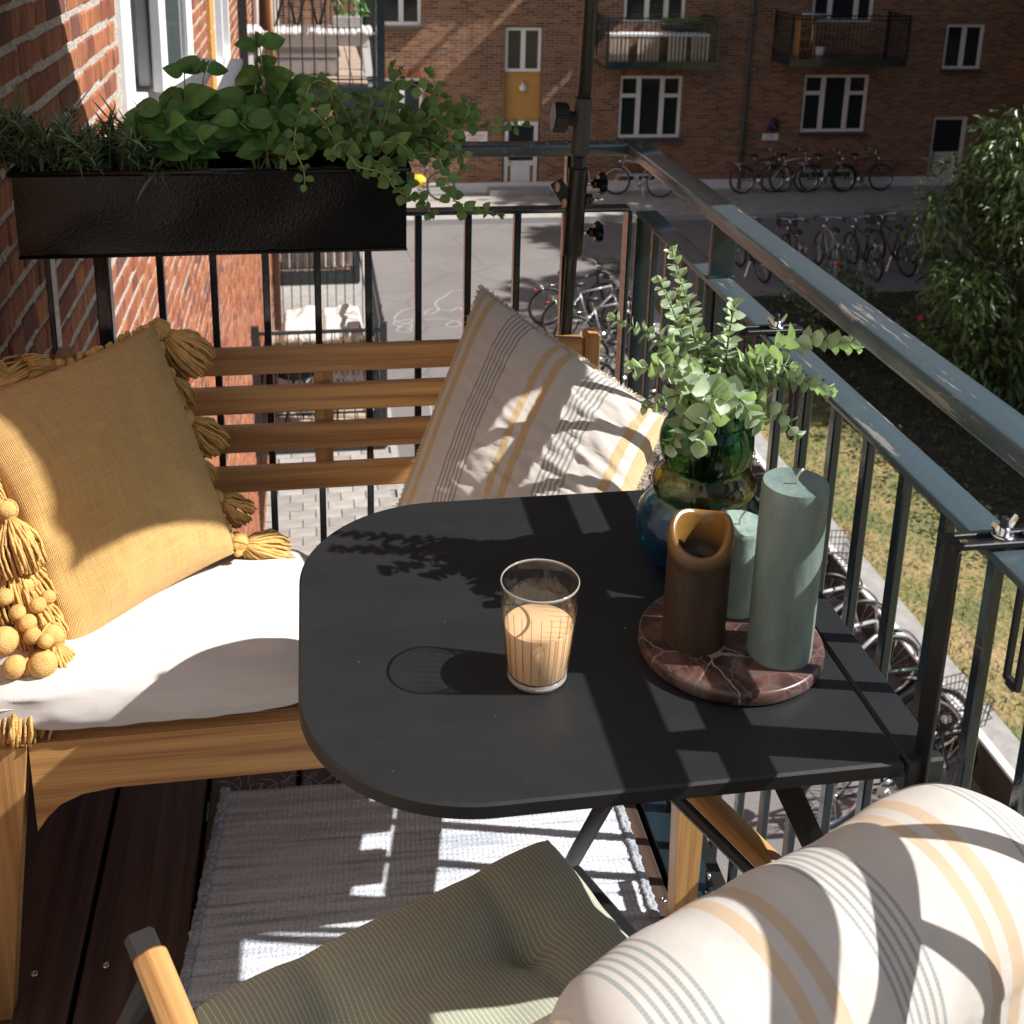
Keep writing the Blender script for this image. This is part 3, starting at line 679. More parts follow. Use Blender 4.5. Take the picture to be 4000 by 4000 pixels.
f1 = on_z(622, 362, .86); h1 = on_z(742, 290, .86)
sash('sash', (f1.x, f1.y), (h1.x, h1.y), .86, 2.2)
f2 = on_z(590, 350, .87); sash('sash', (f2.x-.03, f2.y+.05), (h1.x-.07, h1.y+.05), .875, 2.2)
# second window with an ochre jamb
y0, y1, z0, z1 = win2
yj = MB().box((XW-.03, y0-.16, (z0+z1)/2), (.09, .3, z1-z0)).build('jamb', m_ybrick, hs_)
for k in range(5): MB().box((XW+.018, y0-.16, z0+.2+k*.42), (.012, .3, .40), ch=.004).build('jamb_block', m_ybrick, hs_)
wf = MB(); wf.box((XW-.03, y0+.05, (z0+z1)/2), (.1, .1, z1-z0)); wf.box((XW-.03, y1-.05, (z0+z1)/2), (.1, .1, z1-z0)); wf.box((XW-.03, (y0+y1)/2, z0+.05), (.1, y1-y0-.2, .1)); wf.box((XW-.03, (y0+y1)/2, (z0+z1)/2), (.1, .09, z1-z0-.1))
w2 = wf.build('window', m_white, hs_); MB().box((XW-.09, (y0+y1)/2, (z0+z1)/2), (.01, y1-y0, z1-z0)).build('pane', m_pane, w2)
MB().box((XW+.03, (y0+y1)/2, z0-.03), (.16, y1-y0+.04, .04)).build('sill', m_slate, w2)
MB().tube([(XW+.07, 11.1, 9), (XW+.07, 11.1, G+.1)], .045, 10).build('white_downpipe', m_white, hs_)
MB().tube([(XW+.08, 14.9, 9), (XW+.08, 14.9, G+.1)], .05, 10).build('brown_downpipe', plain('rusty_pipe', (.15, .07, .04), .7), hs_)
# ------------------------------------------------------------------ balcony floor
bf = thing('balcony_floor', 'balcony floor of dark stained deck boards', 'floor'); 
for k in ('label', 'category'): del bf[k]
bf['kind'] = 'structure'
edges = [.105, .331, .497, .664, .830, .997, 1.163, 1.285]
for i, (a, c2) in enumerate(zip(edges, edges[1:])):
    o = MB().box((0, 0, 0), (c2-a-.009, 3.9, .028), ch=.003).build('deck_board', m_deck, bf, ((a+c2)/2, -1.98, -.015))
    sc = None
    for y in (-.75, -1.4):
        for dx in (-.045, .045):
            q = MB().lathe([(.0, .0005), (.0022, .0005), (.0024, .0012), (.0055, .0012), (.006, 0)], 10).build('screw', m_steel, o, (dx, y+1.98, .014))
for y in (-.4, -1.2, -2.0, -2.8): MB().box((.7, y, -.06), (1.28, .05, .05)).build('joist', m_rail, bf)
MB().box((1.335, -1.98, -.012), (.085, 3.98, .012), ch=.002).build('floor_edge', m_rail, bf)
MB().box((1.372, -1.98, -.11), (.012, 3.98, .2), ch=.002).build('edge_channel', m_rail, bf)
MB().box((.74, .012, -.11), (1.27, .012, .2), ch=.002).build('edge_channel', m_rail, bf)
MB().box((.74, -.02, -.012), (1.27, .05, .012), ch=.002).build('floor_edge', m_rail, bf)
MB().box((.74, -1.98, -.215), (1.25, 3.9, .012)).build('soffit', m_rail, bf)

# ------------------------------------------------------------------ railing
rl = thing('balcony_railing', 'glossy blue grey painted steel balcony railing with upright bars', 'railing')
W = 1.356
m, t, b = nt('worn_rail_paint'); co = coords(t); geo = nd(t, 'ShaderNodeNewGeometry')
n1 = nd(t, 'ShaderNodeTexNoise', {'Vector': coords(t, 'Object', (60, 6, 60)), 'Scale': 1.0, 'Detail': 8.0, 'Roughness': .75}).outputs[0]
n0 = nd(t, 'ShaderNodeTexNoise', {'Vector': co, 'Scale': 2.3, 'Detail': 2.0}).outputs[0]
wear = math_(t, 'MULTIPLY', math_(t, 'GREATER_THAN', math_(t, 'ADD', n1, math_(t, 'MULTIPLY', n0, .5)), .885), .75)
c = mixc(t, wear, (.050, .074, .088), (.23, .205, .185)); t.links.new(c, b.inputs['Base Color'])
t.links.new(math_(t, 'MULTIPLY_ADD', wear, .35, .14), b.inputs['Roughness']); b.inputs['Specular IOR Level'].default_value = .6; b.inputs['Coat Weight'].default_value = .15
bump(t, b, math_(t, 'ADD', math_(t, 'MULTIPLY', wear, -.4), n1), .0012); m_railtop = m
def section(x0, x1, z0, z1, r=.006):
    P = []
    for cx_, cz_, a0 in ((x1-r, z1-r, 0), (x0+r, z1-r, 90), (x0+r, z0+r, 180), (x1-r, z0+r, 270)):
        for k in range(4): a = R_(a0+k*30); P.append((cx_+r*math.cos(a), cz_+r*math.sin(a)))
    return P
def rail_y(name, x0, x1, z0, z1, y0, y1, mat, r):
    P = section(x0, x1, z0, z1, r); n = len(P); mb = MB(); ys = [y0+(y1-y0)*k/24 for k in range(25)]
    vs = [(x, y, z) for y in ys for x, z in P]
    fs = [(j*n+i, j*n+(i+1) % n, (j+1)*n+(i+1) % n, (j+1)*n+i) for j in range(24) for i in range(n)]
    mb.add(vs, fs, 0, True); mb.f.append(tuple(range(n))); mb.f.append(tuple(range(24*n, 25*n))[::-1]); mb.m += [0, 0]; mb.sm += [False, False]
    return mb.build(name, mat, rl)
def rail_x(name, y0, y1, z0, z1, x0, x1, mat, r):
    P = section(y0, y1, z0, z1, r); n = len(P); mb = MB()
    mb.add([(x, y, z) for x in (x0, x1) for y, z in P], [(i, (i+1) % n, n+(i+1) % n, n+i) for i in range(n)], 0, True)
    mb.f += [tuple(range(n))[::-1], tuple(range(n, 2*n))]; mb.m += [0, 0]; mb.sm += [False, False]
    return mb.build(name, mat, rl)
HX0, HX1, HZ0, HZ1 = 1.339, 1.388, 1.117, 1.142
rail_y('handrail', HX0, HX1, HZ0, HZ1, -3.9, .022, m_railtop, .006)
rail_x('handrail', -.026, .022, HZ0+.0003, HZ1-.0003, .11, HX0-.0005, m_railtop, .006)
rail_y('lower_rail', W-.0215, W+.0215, 1.020, 1.030, -3.9, -.122, m_railtop, .003)
rail_x('lower_rail', -.02, .02, 1.0006, 1.0085, .215, 1.352, m_rail, .003)
bar_e = MB().box((0, 0, 0), (.0135, .024, 1.0), ch=.002).mesh('bar'); bar_e.materials.append(m_rail)
bar_s = MB().box((0, 0, 0), (.012, .016, 1.02), ch=.002).mesh('bar'); bar_s.materials.append(m_rail)
for i in range(9):
    link('bar', bar_e, rl, (.4225+.1*i, 0, .5005))
def flat(name, x, y, sx, sy, z0, z1): return MB().box((x, y, (z0+z1)/2), (sx, sy, z1-z0), ch=.0025).build(name, m_rail, rl)
flat('post', .3154, 0, .027, .036, -.1, 1.117)
flat('post', .219, 0, .011, .045, 0, 1.000)
flat('post', 1.3525, 0, .009, .044, 0, 1.003)
flat('post', 1.2255, .012, .009, .03, .0, 1.117)
for k in range(-11, 26):
    y = -1.0955 - k*.0909
    if abs(y+.16) < .02: continue
    link('bar', bar_s, rl, (W, y, .51))
for y in (-.127, -.545, -1.95, -3.3):
    flat('post', W, y, .043, .008 if y < -.2 else .009, -.1, 1.019)
    if y < -.2: flat('post', W+.003, y-.001, .041, .010, 1.031, HZ0)
wd = MB()
for i in range(26):
    a = i*.25; wd.ball((W-.02+i*.0017, -.5495, 1.0312), .0042, 6, sc=(1, .8, .5))
for i in range(10): wd.ball((W-.02+i*.0043, -.5495, 1.0135), .003, 5)
for k in range(-6, 12):
    y = -1.0955-k*.0909
    for s_ in range(5): wd.ball((W-.01+s_*.005, y-.011+rnd(-.002, .002), -.0045), .0045, 5, sc=(1, 1.2, .5))
wd.build('weld_bead', m_rail, rl, kind='stuff')

# ------------------------------------------------------------------ parasol and its holder
PXY = (1.222, -.055)
pt = lambda z: Vector((1.222+.0353*(z-.858), -.060, z))
ph = thing('parasol_holder', 'black tubular parasol holder with star knobs clamped to the end railing', 'parasol holder', pt(1.0))
L0 = pt(1.0)
def rel(v): return Vector(v)-L0
zt0, zt1 = .925, 1.103
MB().tube([rel(pt(zt0)), rel(pt(zt0+.003)), rel(pt(zt1-.003)), rel(pt(zt1))], [.0185, .0195, .0195, .0185], 24).build('sleeve', plain('matt_black_tube', (.008, .008, .0085), .42, var=.1), ph)
def star_knob(z):
    o = pt(z)-L0; k = MB(); P = []
    for i in range(56):
        a = 2*PI*i/56; P.append((.0205*(1+.11*math.cos(7*a))*math.cos(a), .0205*(1+.11*math.cos(7*a))*math.sin(a)))
    Mx = Matrix.Rotation(PI/2, 3, 'Y'); Mt = Matrix.Translation(o).to_4x4() @ Mx.to_4x4()
    k.prism(P, .046, .054, 0, Mt); k.prism([(x*.86, y*.86) for x, y in P], .042, .0575, 0, Mt)
    k.cyl(o+Vector((.030, 0, 0)), o+Vector((.046, 0, 0)), .0095, 16)
    kk = k.build('star_knob', m_blackgl, ph); MB().cyl(o+Vector((.018, 0, 0)), o+Vector((.030, 0, 0)), .0045, 12).build('threaded_rod', m_steel, kk)
star_knob(1.071); star_knob(.971)
pl = MB(); o = rel(pt(1.05)); pl.bar(o+Vector((-.043, -.004, .028)), o+Vector((-.013, -.004, -.022)), .026, .006, (0, 1, 0), 0, .002); pl.build('clamp_plate', m_pole, ph)
for d in ((-.041, -.012, .018), (-.026, -.012, -.014)): MB().ball(o+Vector(d), .0095, 14, sc=(.6, .8, 1.1)).build('bolt_cap', plain('brass_cap', (.40, .27, .2), .35, .4), ph)
MB().cyl(o+Vector((.017, .0, -.012)), o+Vector((.031, 0, -.012)), .0125, 18).build('clamp_nut', m_plastic, ph); MB().cyl(o+Vector((.031, 0, -.012)), o+Vector((.055, 0, -.012)), .0038, 10).build('clamp_bolt', m_steel, ph)
MB().tube(spline([o+Vector((.015, -.005, .052)), o+Vector((.019, -.012, .047)), o+Vector((.023, -.014, .03)), o+Vector((.026, -.012, .012))], 5), .0007, 5).build('tag_string', m_rope, ph)
pa = thing('parasol', 'open balcony parasol on a dark pole standing in the black holder, pole tilted slightly', 'parasol', pt(.45))
L0 = pt(.45)
MB().tube([rel(pt(.45)), rel(pt(1.22))], .0115, 20).build('lower_pole', m_pole, pa)
MB().tube([rel(pt(1.235)), rel(pt(2.05))], .0138, 20).build('upper_pole', m_pole, pa)
c0 = pt(1.125); MB().tube([rel(pt(1.128)), rel(pt(1.133)), rel(pt(1.15)), rel(pt(1.2)), rel(pt(1.236)), rel(pt(1.240))], [.016, .0178, .0182, .0160, .0165, .0155], 24).build('collar', m_greyplastic, pa)
k = MB(); Mx = Matrix.Rotation(-PI/2+.1, 3, 'Y'); P = [(.0285*(1+.03*(i % 2))*math.cos(2*PI*i/64), .0285*(1+.03*(i % 2))*math.sin(2*PI*i/64)) for i in range(64)]
o = rel(pt(1.198)); Mt = Matrix.Translation(o).to_4x4() @ Mx.to_4x4(); k.prism(P, .034, .056, 0, Mt); k.prism([(x*.93, y*.93) for x, y in P], .031, .0585, 0, Mt); k.prism([(x*.45, y*.45) for x, y in P], .014, .033, 0, Mt)
for z in (.016, .022, .028): k.prism([(x*.5, y*.5) for x, y in P], z, z+.003, 0, Mt)
k.build('tilt_knob', m_plastic, pa)
pe = MB(); q = rel(pt(1.44)); pe.ball(q+Vector((-.004, -.0125, 0)), .006, 10, sc=(.9, .8, 2.2)); pe.build('height_pin', m_pole, pa)
# canopy: rib tips measured from where its shade falls; the cloth sags between the ribs
CTOP = pt(2.12)+Vector((0, 0, .10))
CTOP = pt(2.06)
TIPS = [Vector((x-.3, y+.0705, 1.75)) for x, y in ((1.755, -.985), (2.43, -.70), (2.70, .05), (2.25, .85), (1.35, 1.10), (.70, .72), (.62, 0.0), (1.08, -.68))]

mb = MB(); n = len(TIPS); ctr = CTOP-L0
for i in range(n):
    a = TIPS[i]-L0; b2 = TIPS[(i+1) % n]-L0
    def fn(u, v, a=a, b2=b2):
        e = a.lerp(b2, u); sag = 4*u*(1-u)
        e = e + (ctr-e)*(.055*sag*v); p = ctr.lerp(e, v); p.z += .10*math.sin(PI*v)*.6
        return p
    mb.grid(fn, 10, 8)
can = mb.build('canopy', plain('canopy_cloth', (.10, .10, .095), .9, var=.05), pa)
for i in range(n): MB().bar(ctr-Vector((0, 0, .01)), TIPS[i]-L0+Vector((0, 0, -.008)), .008, .006).build('rib', m_pole, pa)
MB().tube([rel(pt(2.03)), CTOP-L0+Vector((0, 0, .05))], [.014, .006], 12).build('finial', m_plastic, pa)

# ------------------------------------------------------------------ planter box on the end railing
pb = thing('planter_box', 'long glossy black metal planter box hung on the end railing', 'planter', (.548, -.115, 1.0))
x0, x1 = -.334, .334
mb = MB()
def ring(z, ex, ey): return [(x0-ex, -.078-ey, z), (x1+ex, -.078-ey, z), (x1+ex, .078+ey, z), (x0-ex, .078+ey, z)]
Z = [(-.016, -.003, -.003), (.132, .004, .004)]
vs = []
nx = 30
def wall(y, s_):
    def fn(u, v):
        z = -.016+.148*v; x = (x0-.002)+(x1-x0+.004)*u
        dent = .0060*nz(u*5.3, v*1.5, 3.3)*(1.4-u)+.0010*nz(u*8, v*2, 1.3)
        return Vector((x, s_*(.076+.006*v+dent*(1 if s_ < 0 else .4)*math.sin(PI*min(1, max(0, v)))**.5), z))
    return fn
mb.grid(wall(0, -1), 60, 14); mb.grid(wall(0, 1), 20, 6, flip=True)
for X, f in ((x0-.002, True), (x1+.002, False)): mb.grid(lambda u, v, X=X: Vector((X, (u*2-1)*(.076+.006*v), -.016+.148*v)), 4, 4, flip=f)
mb.add([(x0, -.076, -.016), (x1, -.076, -.016), (x1, .076, -.016), (x0, .076, -.016)], [(3, 2, 1, 0)])
mb.build('box', m_blackgl, pb)
rm = MB()
for y in (-.0845, .0845): rm.tube([(x0-.006, y, .135), (x1+.006, y, .135)], .0052, 10)
for x in (x0-.006, x1+.006): rm.tube([(x, -.0845, .1345), (x, .0845, .1345)], .005, 10)
for y in (-.078,): rm.tube([(x0-.003, y, -.015), (x1+.003, y, -.015)], .003, 8)
rm.build('rim', m_blackgl, pb)
mb = MB(); mb.grid(lambda u, v: Vector((x0+(x1-x0)*u, -.075+.15*v, .105+.012*nz(u*20, v*6, 2))), 60, 14); mb.build('soil', m_soil, pb)
for x in (-.2, .2):
    MB().bar((x, .086, .10), (x, .086, .15), .02, .003).build('hook', m_black, pb); MB().bar((x, .086, .148), (x, .14, .148), .02, .003).build('hook', m_black, pb)
# ------------------------------------------------------------------ herbs
PZ = 1.11
def leaf_mesh(name, mat, ln, wd, cup=.25, fold=.15, n=6, tip=1.0, droop=.2):
    mb = MB(); rows = []
    for i in range(n+1):
        t_ = i/n; wv = wd*math.sin(PI*t_**.82)**.85 if t_ < 1 else 0
        if i == 0: wv = wd*.08
        y = ln*t_; z = -droop*ln*t_*t_
        rows.append([(-wv, y, z+cup*wv), (-wv*.5, y, z+cup*wv*.25), (0, y, z-fold*wv*.0), (wv*.5, y, z+cup*wv*.25), (wv, y, z+cup*wv)])
    vs = [p for r in rows for p in r]; fs = [(i*5+k, i*5+k+1, (i+1)*5+k+1, (i+1)*5+k) for i in range(n) for k in range(4)]
    mb.add(vs, fs, 0, True); me = mb.mesh(name); me.materials.append(mat); return me
def place_leaf(me, parent, pos, dirv, up, s_, name='leaf'):
    y = Vector(dirv).normalized(); u = Vector(up); x = y.cross(u)
    if x.length < 1e-4: x = y.cross(Vector((1, 0, 0.1)))
    x.normalize(); z = x.cross(y)
    o = link(name, me, parent); M = Matrix((x, y, z)).transposed().to_4x4(); M.translation = Vector(pos)
    o.matrix_local = M @ Matrix.Scale(s_, 4); return o
def rv(s_=1): return Vector((rnd(-1, 1), rnd(-1, 1), rnd(-1, 1)))*s_
bas = [leaf_mesh('basil_leaf', m_leaf_bas, .060, .0245, c_, .1, 7, droop=d_) for c_, d_ in ((.35, .25), (.5, .45), (.2, .12))]
def basil(name, label, px, py, yd, tips, seed):
    random.seed(seed); root = on_y(px, 660, yd); root.z = PZ; o = thing(name, label, 'plant', root, 'basil plants in the planter box')
    st = MB(); nl = 0
    for (tx, ty, td, big, nodes) in tips:
        tip = on_y(tx, ty, td)-root; base = Vector((rnd(-.03, .03), rnd(-.02, .02), -.005)); mid = base.lerp(tip, .5)+Vector((rnd(-.01, .01), rnd(-.01, .01), .015))
        P = spline([base, mid, tip], 6); st.tube(P, [.0022*(1-.45*i/len(P)) for i in range(len(P))], 6)
        a0 = rnd(0, PI)
        for k in range(nodes):
            f = 1-.26*k; 
            if f < .12: break
            p = P[int(f*(len(P)-1))]
            for s_ in (0, PI):
                a = a0+k*PI/2+s_+rnd(-.3, .3); d = Vector((math.cos(a), math.sin(a), rnd(-.15, .5) if k else rnd(.1, .8)))
                place_leaf(random.choice(bas), o, p+d*.004, Vector((d.x, d.y*.45, d.z*.7)), Vector((-d.x*.25, -.95, .62))+rv(.32), big*rnd(.72, 1.05)*(1 if k else .8)); nl += 1
        for s_ in range(2): place_leaf(bas[0], o, tip, Vector((rnd(-.5, .5), rnd(-.5, .5), 1)), rv(), big*.4)
    st.build('stem', m_stem, o); return o
basil('basil_plant', 'broad leaved basil plant on the left, with leaf tips in front of the white window', 760, 600, -.125,
      [(720, 290, -.14, 1.0, 4), (800, 285, -.13, 1.05, 4), (640, 430, -.17, 1.0, 3), (690, 440, -.13, 1.1, 3), (760, 470, -.16, 1.15, 3), (840, 430, -.13, 1.1, 3), (580, 500, -.15, 1.1, 2), (700, 540, -.18, 1.05, 2), (820, 520, -.17, 1.1, 2), (560, 540, -.18, 1.05, 2), (600, 460, -.12, 1.0, 2), (740, 400, -.11, 1.1, 3), (660, 500, -.19, 1.1, 2), (780, 540, -.2, 1.0, 2), (640, 560, -.17, 1.0, 2), (760, 585, -.18, .9, 2), (880, 540, -.12, 1.0, 2)], 21)
basil('basil_plant', 'taller basil plant at the middle of the planter, topped by two long horizontal leaves', 1060, 600, -.125,
      [(1015, 185, -.13, 1.25, 4), (1000, 330, -.14, 1.1, 3), (1080, 380, -.14, 1.2, 3), (960, 410, -.16, 1.0, 3), (1120, 430, -.12, 1.15, 3), (1020, 460, -.16, 1.15, 3), (1090, 520, -.17, 1.1, 2), (960, 520, -.14, 1.0, 2), (1150, 520, -.14, 1.05, 2), (1040, 280, -.13, 1.0, 3), (940, 480, -.18, 1.1, 2), (1080, 470, -.19, 1.15, 2), (1000, 400, -.12, 1.15, 2), (1130, 360, -.12, 1.05, 3), (1040, 560, -.18, 1.0, 2)], 22)
ore = [leaf_mesh('oregano_leaf', m_leaf_ore, .026, .0112, c_, .1, 5, droop=d_) for c_, d_ in ((.25, .15), (.4, .4), (.1, -.1))]
def vine(o, root, pts, s0=1.0, sp=.0135, st=None, jit=.0):
    P = spline([on_y(x, y, d)-root for x, y, d in pts], 7); st.tube(P, [.0019*(1-.5*i/len(P)) for i in range(len(P))], 5)
    acc = 0; kk = 0; L = sum((b2-a).length for a, b2 in zip(P, P[1:])); run = 0
    for a, b2 in zip(P, P[1:]):
        d = b2-a; run += d.length; acc += d.length
        if acc > sp:
            acc = 0; kk += 1; t_ = d.normalized(); x = t_.cross(Vector((0, 0, 1)) if kk % 2 else Vector((0, 1, .3))); x = x.normalized() if x.length > 1e-3 else Vector((1, 0, 0))
            f = run/L; sz = s0*(1.15-.6*f)*rnd(.8, 1.2)
            for s_ in (1, -1):
                dd = x*s_+t_*.45+rv(.25)+Vector((0, -.25, 0)); place_leaf(random.choice(ore), o, b2+dd*.002, dd, Vector((0, -.95, .5))+rv(.4), sz)
    for k in range(3): place_leaf(ore[0], o, P[-1], (P[-1]-P[-2]).normalized()+rv(.6), Vector((0, -.5, 1)), s0*.5)
random.seed(31)
root = on_y(1400, 640, -.13); root.z = PZ
og = thing('oregano_plant', 'sprawling oregano with pale stems trailing over the right end of the planter', 'plant', root); st = MB()
V_ = [([(1380, 600, -.13), (1330, 500, -.15), (1280, 340, -.16), (1225, 320, -.17), (1190, 380, -.18)], 1.1),
 ([(1400, 600, -.13), (1370, 480, -.15), (1310, 370, -.16), (1240, 320, -.16)], 1.2), ([(1340, 610, -.15), (1260, 470, -.18), (1180, 430, -.19), (1150, 560, -.20), (1185, 660, -.21), (1190, 720, -.21)], 1.15),
 ([(1440, 600, -.13), (1500, 480, -.14), (1530, 360, -.15), (1560, 310, -.15), (1640, 340, -.15), (1720, 370, -.15)], 1.3), ([(1450, 600, -.12), (1545, 440, -.13), (1530, 330, -.14), (1580, 280, -.13), (1540, 255, -.13)], .8),
 ([(1480, 600, -.12), (1600, 520, -.13), (1740, 450, -.14), (1860, 475, -.14), (1960, 490, -.15), (2040, 490, -.15)], 1.3), ([(1500, 610, -.12), (1640, 490, -.13), (1700, 420, -.12), (1700, 330, -.12), (1680, 290, -.12)], 1.25),
 ([(1500, 610, -.14), (1600, 560, -.15), (1700, 600, -.16), (1800, 600, -.16), (1810, 640, -.16)], 1.1), ([(1480, 620, -.15), (1560, 660, -.18), (1600, 760, -.20), (1660, 790, -.2), (1680, 830, -.2)], 1.1),
 ([(1440, 620, -.16), (1500, 650, -.2), (1530, 720, -.21), (1580, 760, -.21), (1640, 780, -.21)], 1.1), ([(1550, 610, -.14), (1690, 600, -.17), (1740, 680, -.18), (1760, 760, -.18), (1820, 820, -.18), (1890, 820, -.18), (1945, 840, -.18)], 1.15),
 ([(1330, 600, -.17), (1370, 610, -.2), (1400, 650, -.21), (1480, 670, -.22), (1530, 700, -.22)], 1.0), ([(1470, 600, -.13), (1540, 540, -.14), (1640, 530, -.14), (1760, 520, -.15), (1830, 440, -.15), (1820, 400, -.15)], 1.2),
 ([(1500, 600, -.1), (1580, 480, -.1), (1660, 440, -.11), (1760, 430, -.11), (1850, 440, -.11)], 1.3), ([(1420, 600, -.12), (1440, 470, -.13), (1450, 380, -.13), (1400, 370, -.14)], 1.2), ([(1360, 600, -.12), (1330, 450, -.12), (1390, 420, -.13), (1440, 430, -.13)], 1.2),
 ([(1300, 610, -.12), (1240, 500, -.13), (1200, 420, -.13), (1250, 380, -.14)], 1.3), ([(1560, 610, -.13), (1620, 560, -.14), (1690, 560, -.15), (1760, 620, -.16), (1740, 640, -.17)], 1.2), ([(1530, 610, -.11), (1600, 540, -.1), (1680, 500, -.1), (1740, 490, -.1)], 1.3),
 ([(1420, 610, -.16), (1380, 560, -.18), (1320, 560, -.2), (1300, 600, -.21)], 1.2), ([(1480, 610, -.15), (1500, 560, -.18), (1560, 560, -.19), (1600, 600, -.2)], 1.3), ([(1200, 610, -.15), (1160, 560, -.18), (1130, 580, -.2), (1110, 640, -.2)], 1.2), ([(1600, 620, -.13), (1680, 540, -.13), (1750, 560, -.14), (1790, 550, -.14)], 1.3)]
for pts, s_ in V_: vine(og, root, pts, s_, .0155, st)
st.build('stem', m_stem, og)
# rosemary and tarragon: narrow leaves on arching stems
root = on_y(280, 640, -.12); root.z = PZ
ro = thing('rosemary_plant', 'bushy narrow leaved herb filling the left end of the planter by the brick wall', 'plant', root); lf = MB(); st = MB(); random.seed(41)
def blade(mb, p, d, ln, wd, curl):
    d = d.normalized(); x = d.cross(Vector((0, 0, 1))+rv(.5)).normalized(); P = []
    for i in range(5):
        t_ = i/4; q = p+d*ln*t_+Vector((0, 0, -curl*ln*t_*t_)); w2 = wd*(1-abs(2*t_-.8)**2*.6) if i < 4 else 0
        P += [q-x*w2, q+x*w2]
    mb.add(P, [(2*i, 2*i+1, 2*i+3, 2*i+2) for i in range(4)], 0, True)
for i in range(84):
    b0 = Vector((rnd(-.15, .155), rnd(-.06, .05), -.005)); a = rnd(0, 2*PI)
    tip = b0+Vector((rnd(-.05, .05), rnd(-.06, .03), rnd(.035, .125)))
    P = spline([b0, b0.lerp(tip, .5)+Vector((0, 0, .012)), tip+Vector((rnd(-.02, .02), rnd(-.02, .01), -.006))], 5)
    st.tube(P, .0011, 4)
    for j in range(3, len(P)):
        for k in range(4):
            aa = rnd(0, 2*PI); d = Vector((math.cos(aa), math.sin(aa), rnd(-.2, .8)))+(P[j]-P[j-1]).normalized()*.7
            blade(lf, P[j], d, rnd(.024, .050), rnd(.0015, .0028), rnd(-.2, .7))
for (x, y, x2, y2, wd) in ((290, 430, 372, 315, .0024), (460, 470, 382, 352, .0032), (60, 430, 62, 310, .0026), (75, 400, 92, 322, .003), (560, 440, 510, 380, .0025), (430, 470, 355, 380, .0022), (120, 640, 155, 550, .0028), (160, 600, 165, 670, .0028), (240, 450, 228, 385, .002), (520, 470, 580, 400, .002)):
    a = on_y(x, y, -.16)-root; b2 = on_y(x2, y2, -.17)-root; blade(lf, a, b2-a, (b2-a).length, wd, .05)
lf.build('leaves', m_leaf_ros, ro, kind='stuff'); st.build('stem', m_stem, ro)
# ------------------------------------------------------------------ bench
be = thing('garden_bench', 'low teak lounge bench with a slatted back standing against the end railing', 'bench', (.76, -.45, 0))
BO = Vector((.76, -.45, 0))
def bpart(name, c, d, m, rot=None, ch=.006): return MB().box((0, 0, 0), d, rot, 0, ch).build(name, m, be, Vector(c)-BO)
for zt_, zb in ((.762, .708), (.681, .626), (.599, .543), (.510, .456)): bpart('back_slat', (.757, -.085, (zt_+zb)/2), (.985, .02, zt_-zb), m_teak0, ch=.004)
for x in (.247, 1.267): bpart('back_post', (x, -.082, .388), (.030, .045, .765), m_teak2)
bpart('back_stile', (.728, -.068, .60), (.036, .012, .30), m_teak2, ch=.002)
FYB = -.81
mb = MB()   # front apron with rounded transition into the legs
P = [(.31-.76, .470), (1.245-.76, .470), (1.245-.76, .36)]
for k in range(7): a = R_(0+k*15); P.append((1.245-.76-.05*(1-math.cos(a))-.0, .36+.022*math.sin(a)))
P += [(1.15-.76, .386), (.41-.76, .386)]
for k in range(7): a = R_(90-k*15); P.append((.31-.76+.09*(1-math.cos(a)), .386-.055*(1-math.sin(a))))
P = [(.31-.76, .470), (1.248-.76, .470), (1.248-.76, .385), (.42-.76, .385), (.375-.76, .379), (.345-.76, .365), (.325-.76, .345), (.31-.76, .322)]
mb.prism(P, -.012, .012, 0, Matrix.Translation((0, FYB+.45+.004, 0)) @ Matrix.Rotation(PI/2, 4, 'X'))
mb.build('apron', m_teak0, be)
def leg(name, x0t, x1t, x0b, x1b, y, dy):
    vs = [(x0b, y-dy/2, 0), (x1b, y-dy/2, 0), (x1b, y+dy/2, 0), (x0b, y+dy/2, 0), (x0t, y-dy/2, .472), (x1t, y-dy/2, .472), (x1t, y+dy/2, .472), (x0t, y+dy/2, .472)]
    vs = [Vector(v)-BO for v in vs]; return MB().add(vs, [(3, 2, 1, 0), (4, 5, 6, 7), (0, 1, 5, 4), (1, 2, 6, 5), (2, 3, 7, 6), (3, 0, 4, 7)]).build(name, m_teak2, be)
leg('leg', .250, .3095, .205, .248, FYB, .036); leg('leg', 1.2485, 1.300, 1.262, 1.297, FYB, .036)
SL = R_(10.4)
def seat_z(y): return .473-(y+.80)*math.tan(SL)
for x in (.247, 1.267): bpart('side_rail', (x, -.45, seat_z(-.45)-.045), (.026, .70, .07), m_teak1, Matrix.Rotation(-SL, 3, 'X'))
for i in range(5): bpart('seat_slat', (.757, -.24-i*.12, seat_z(-.24-i*.12)-.012), (.98, .08, .018), m_teak0, Matrix.Rotation(-SL, 3, 'X'), ch=.003)

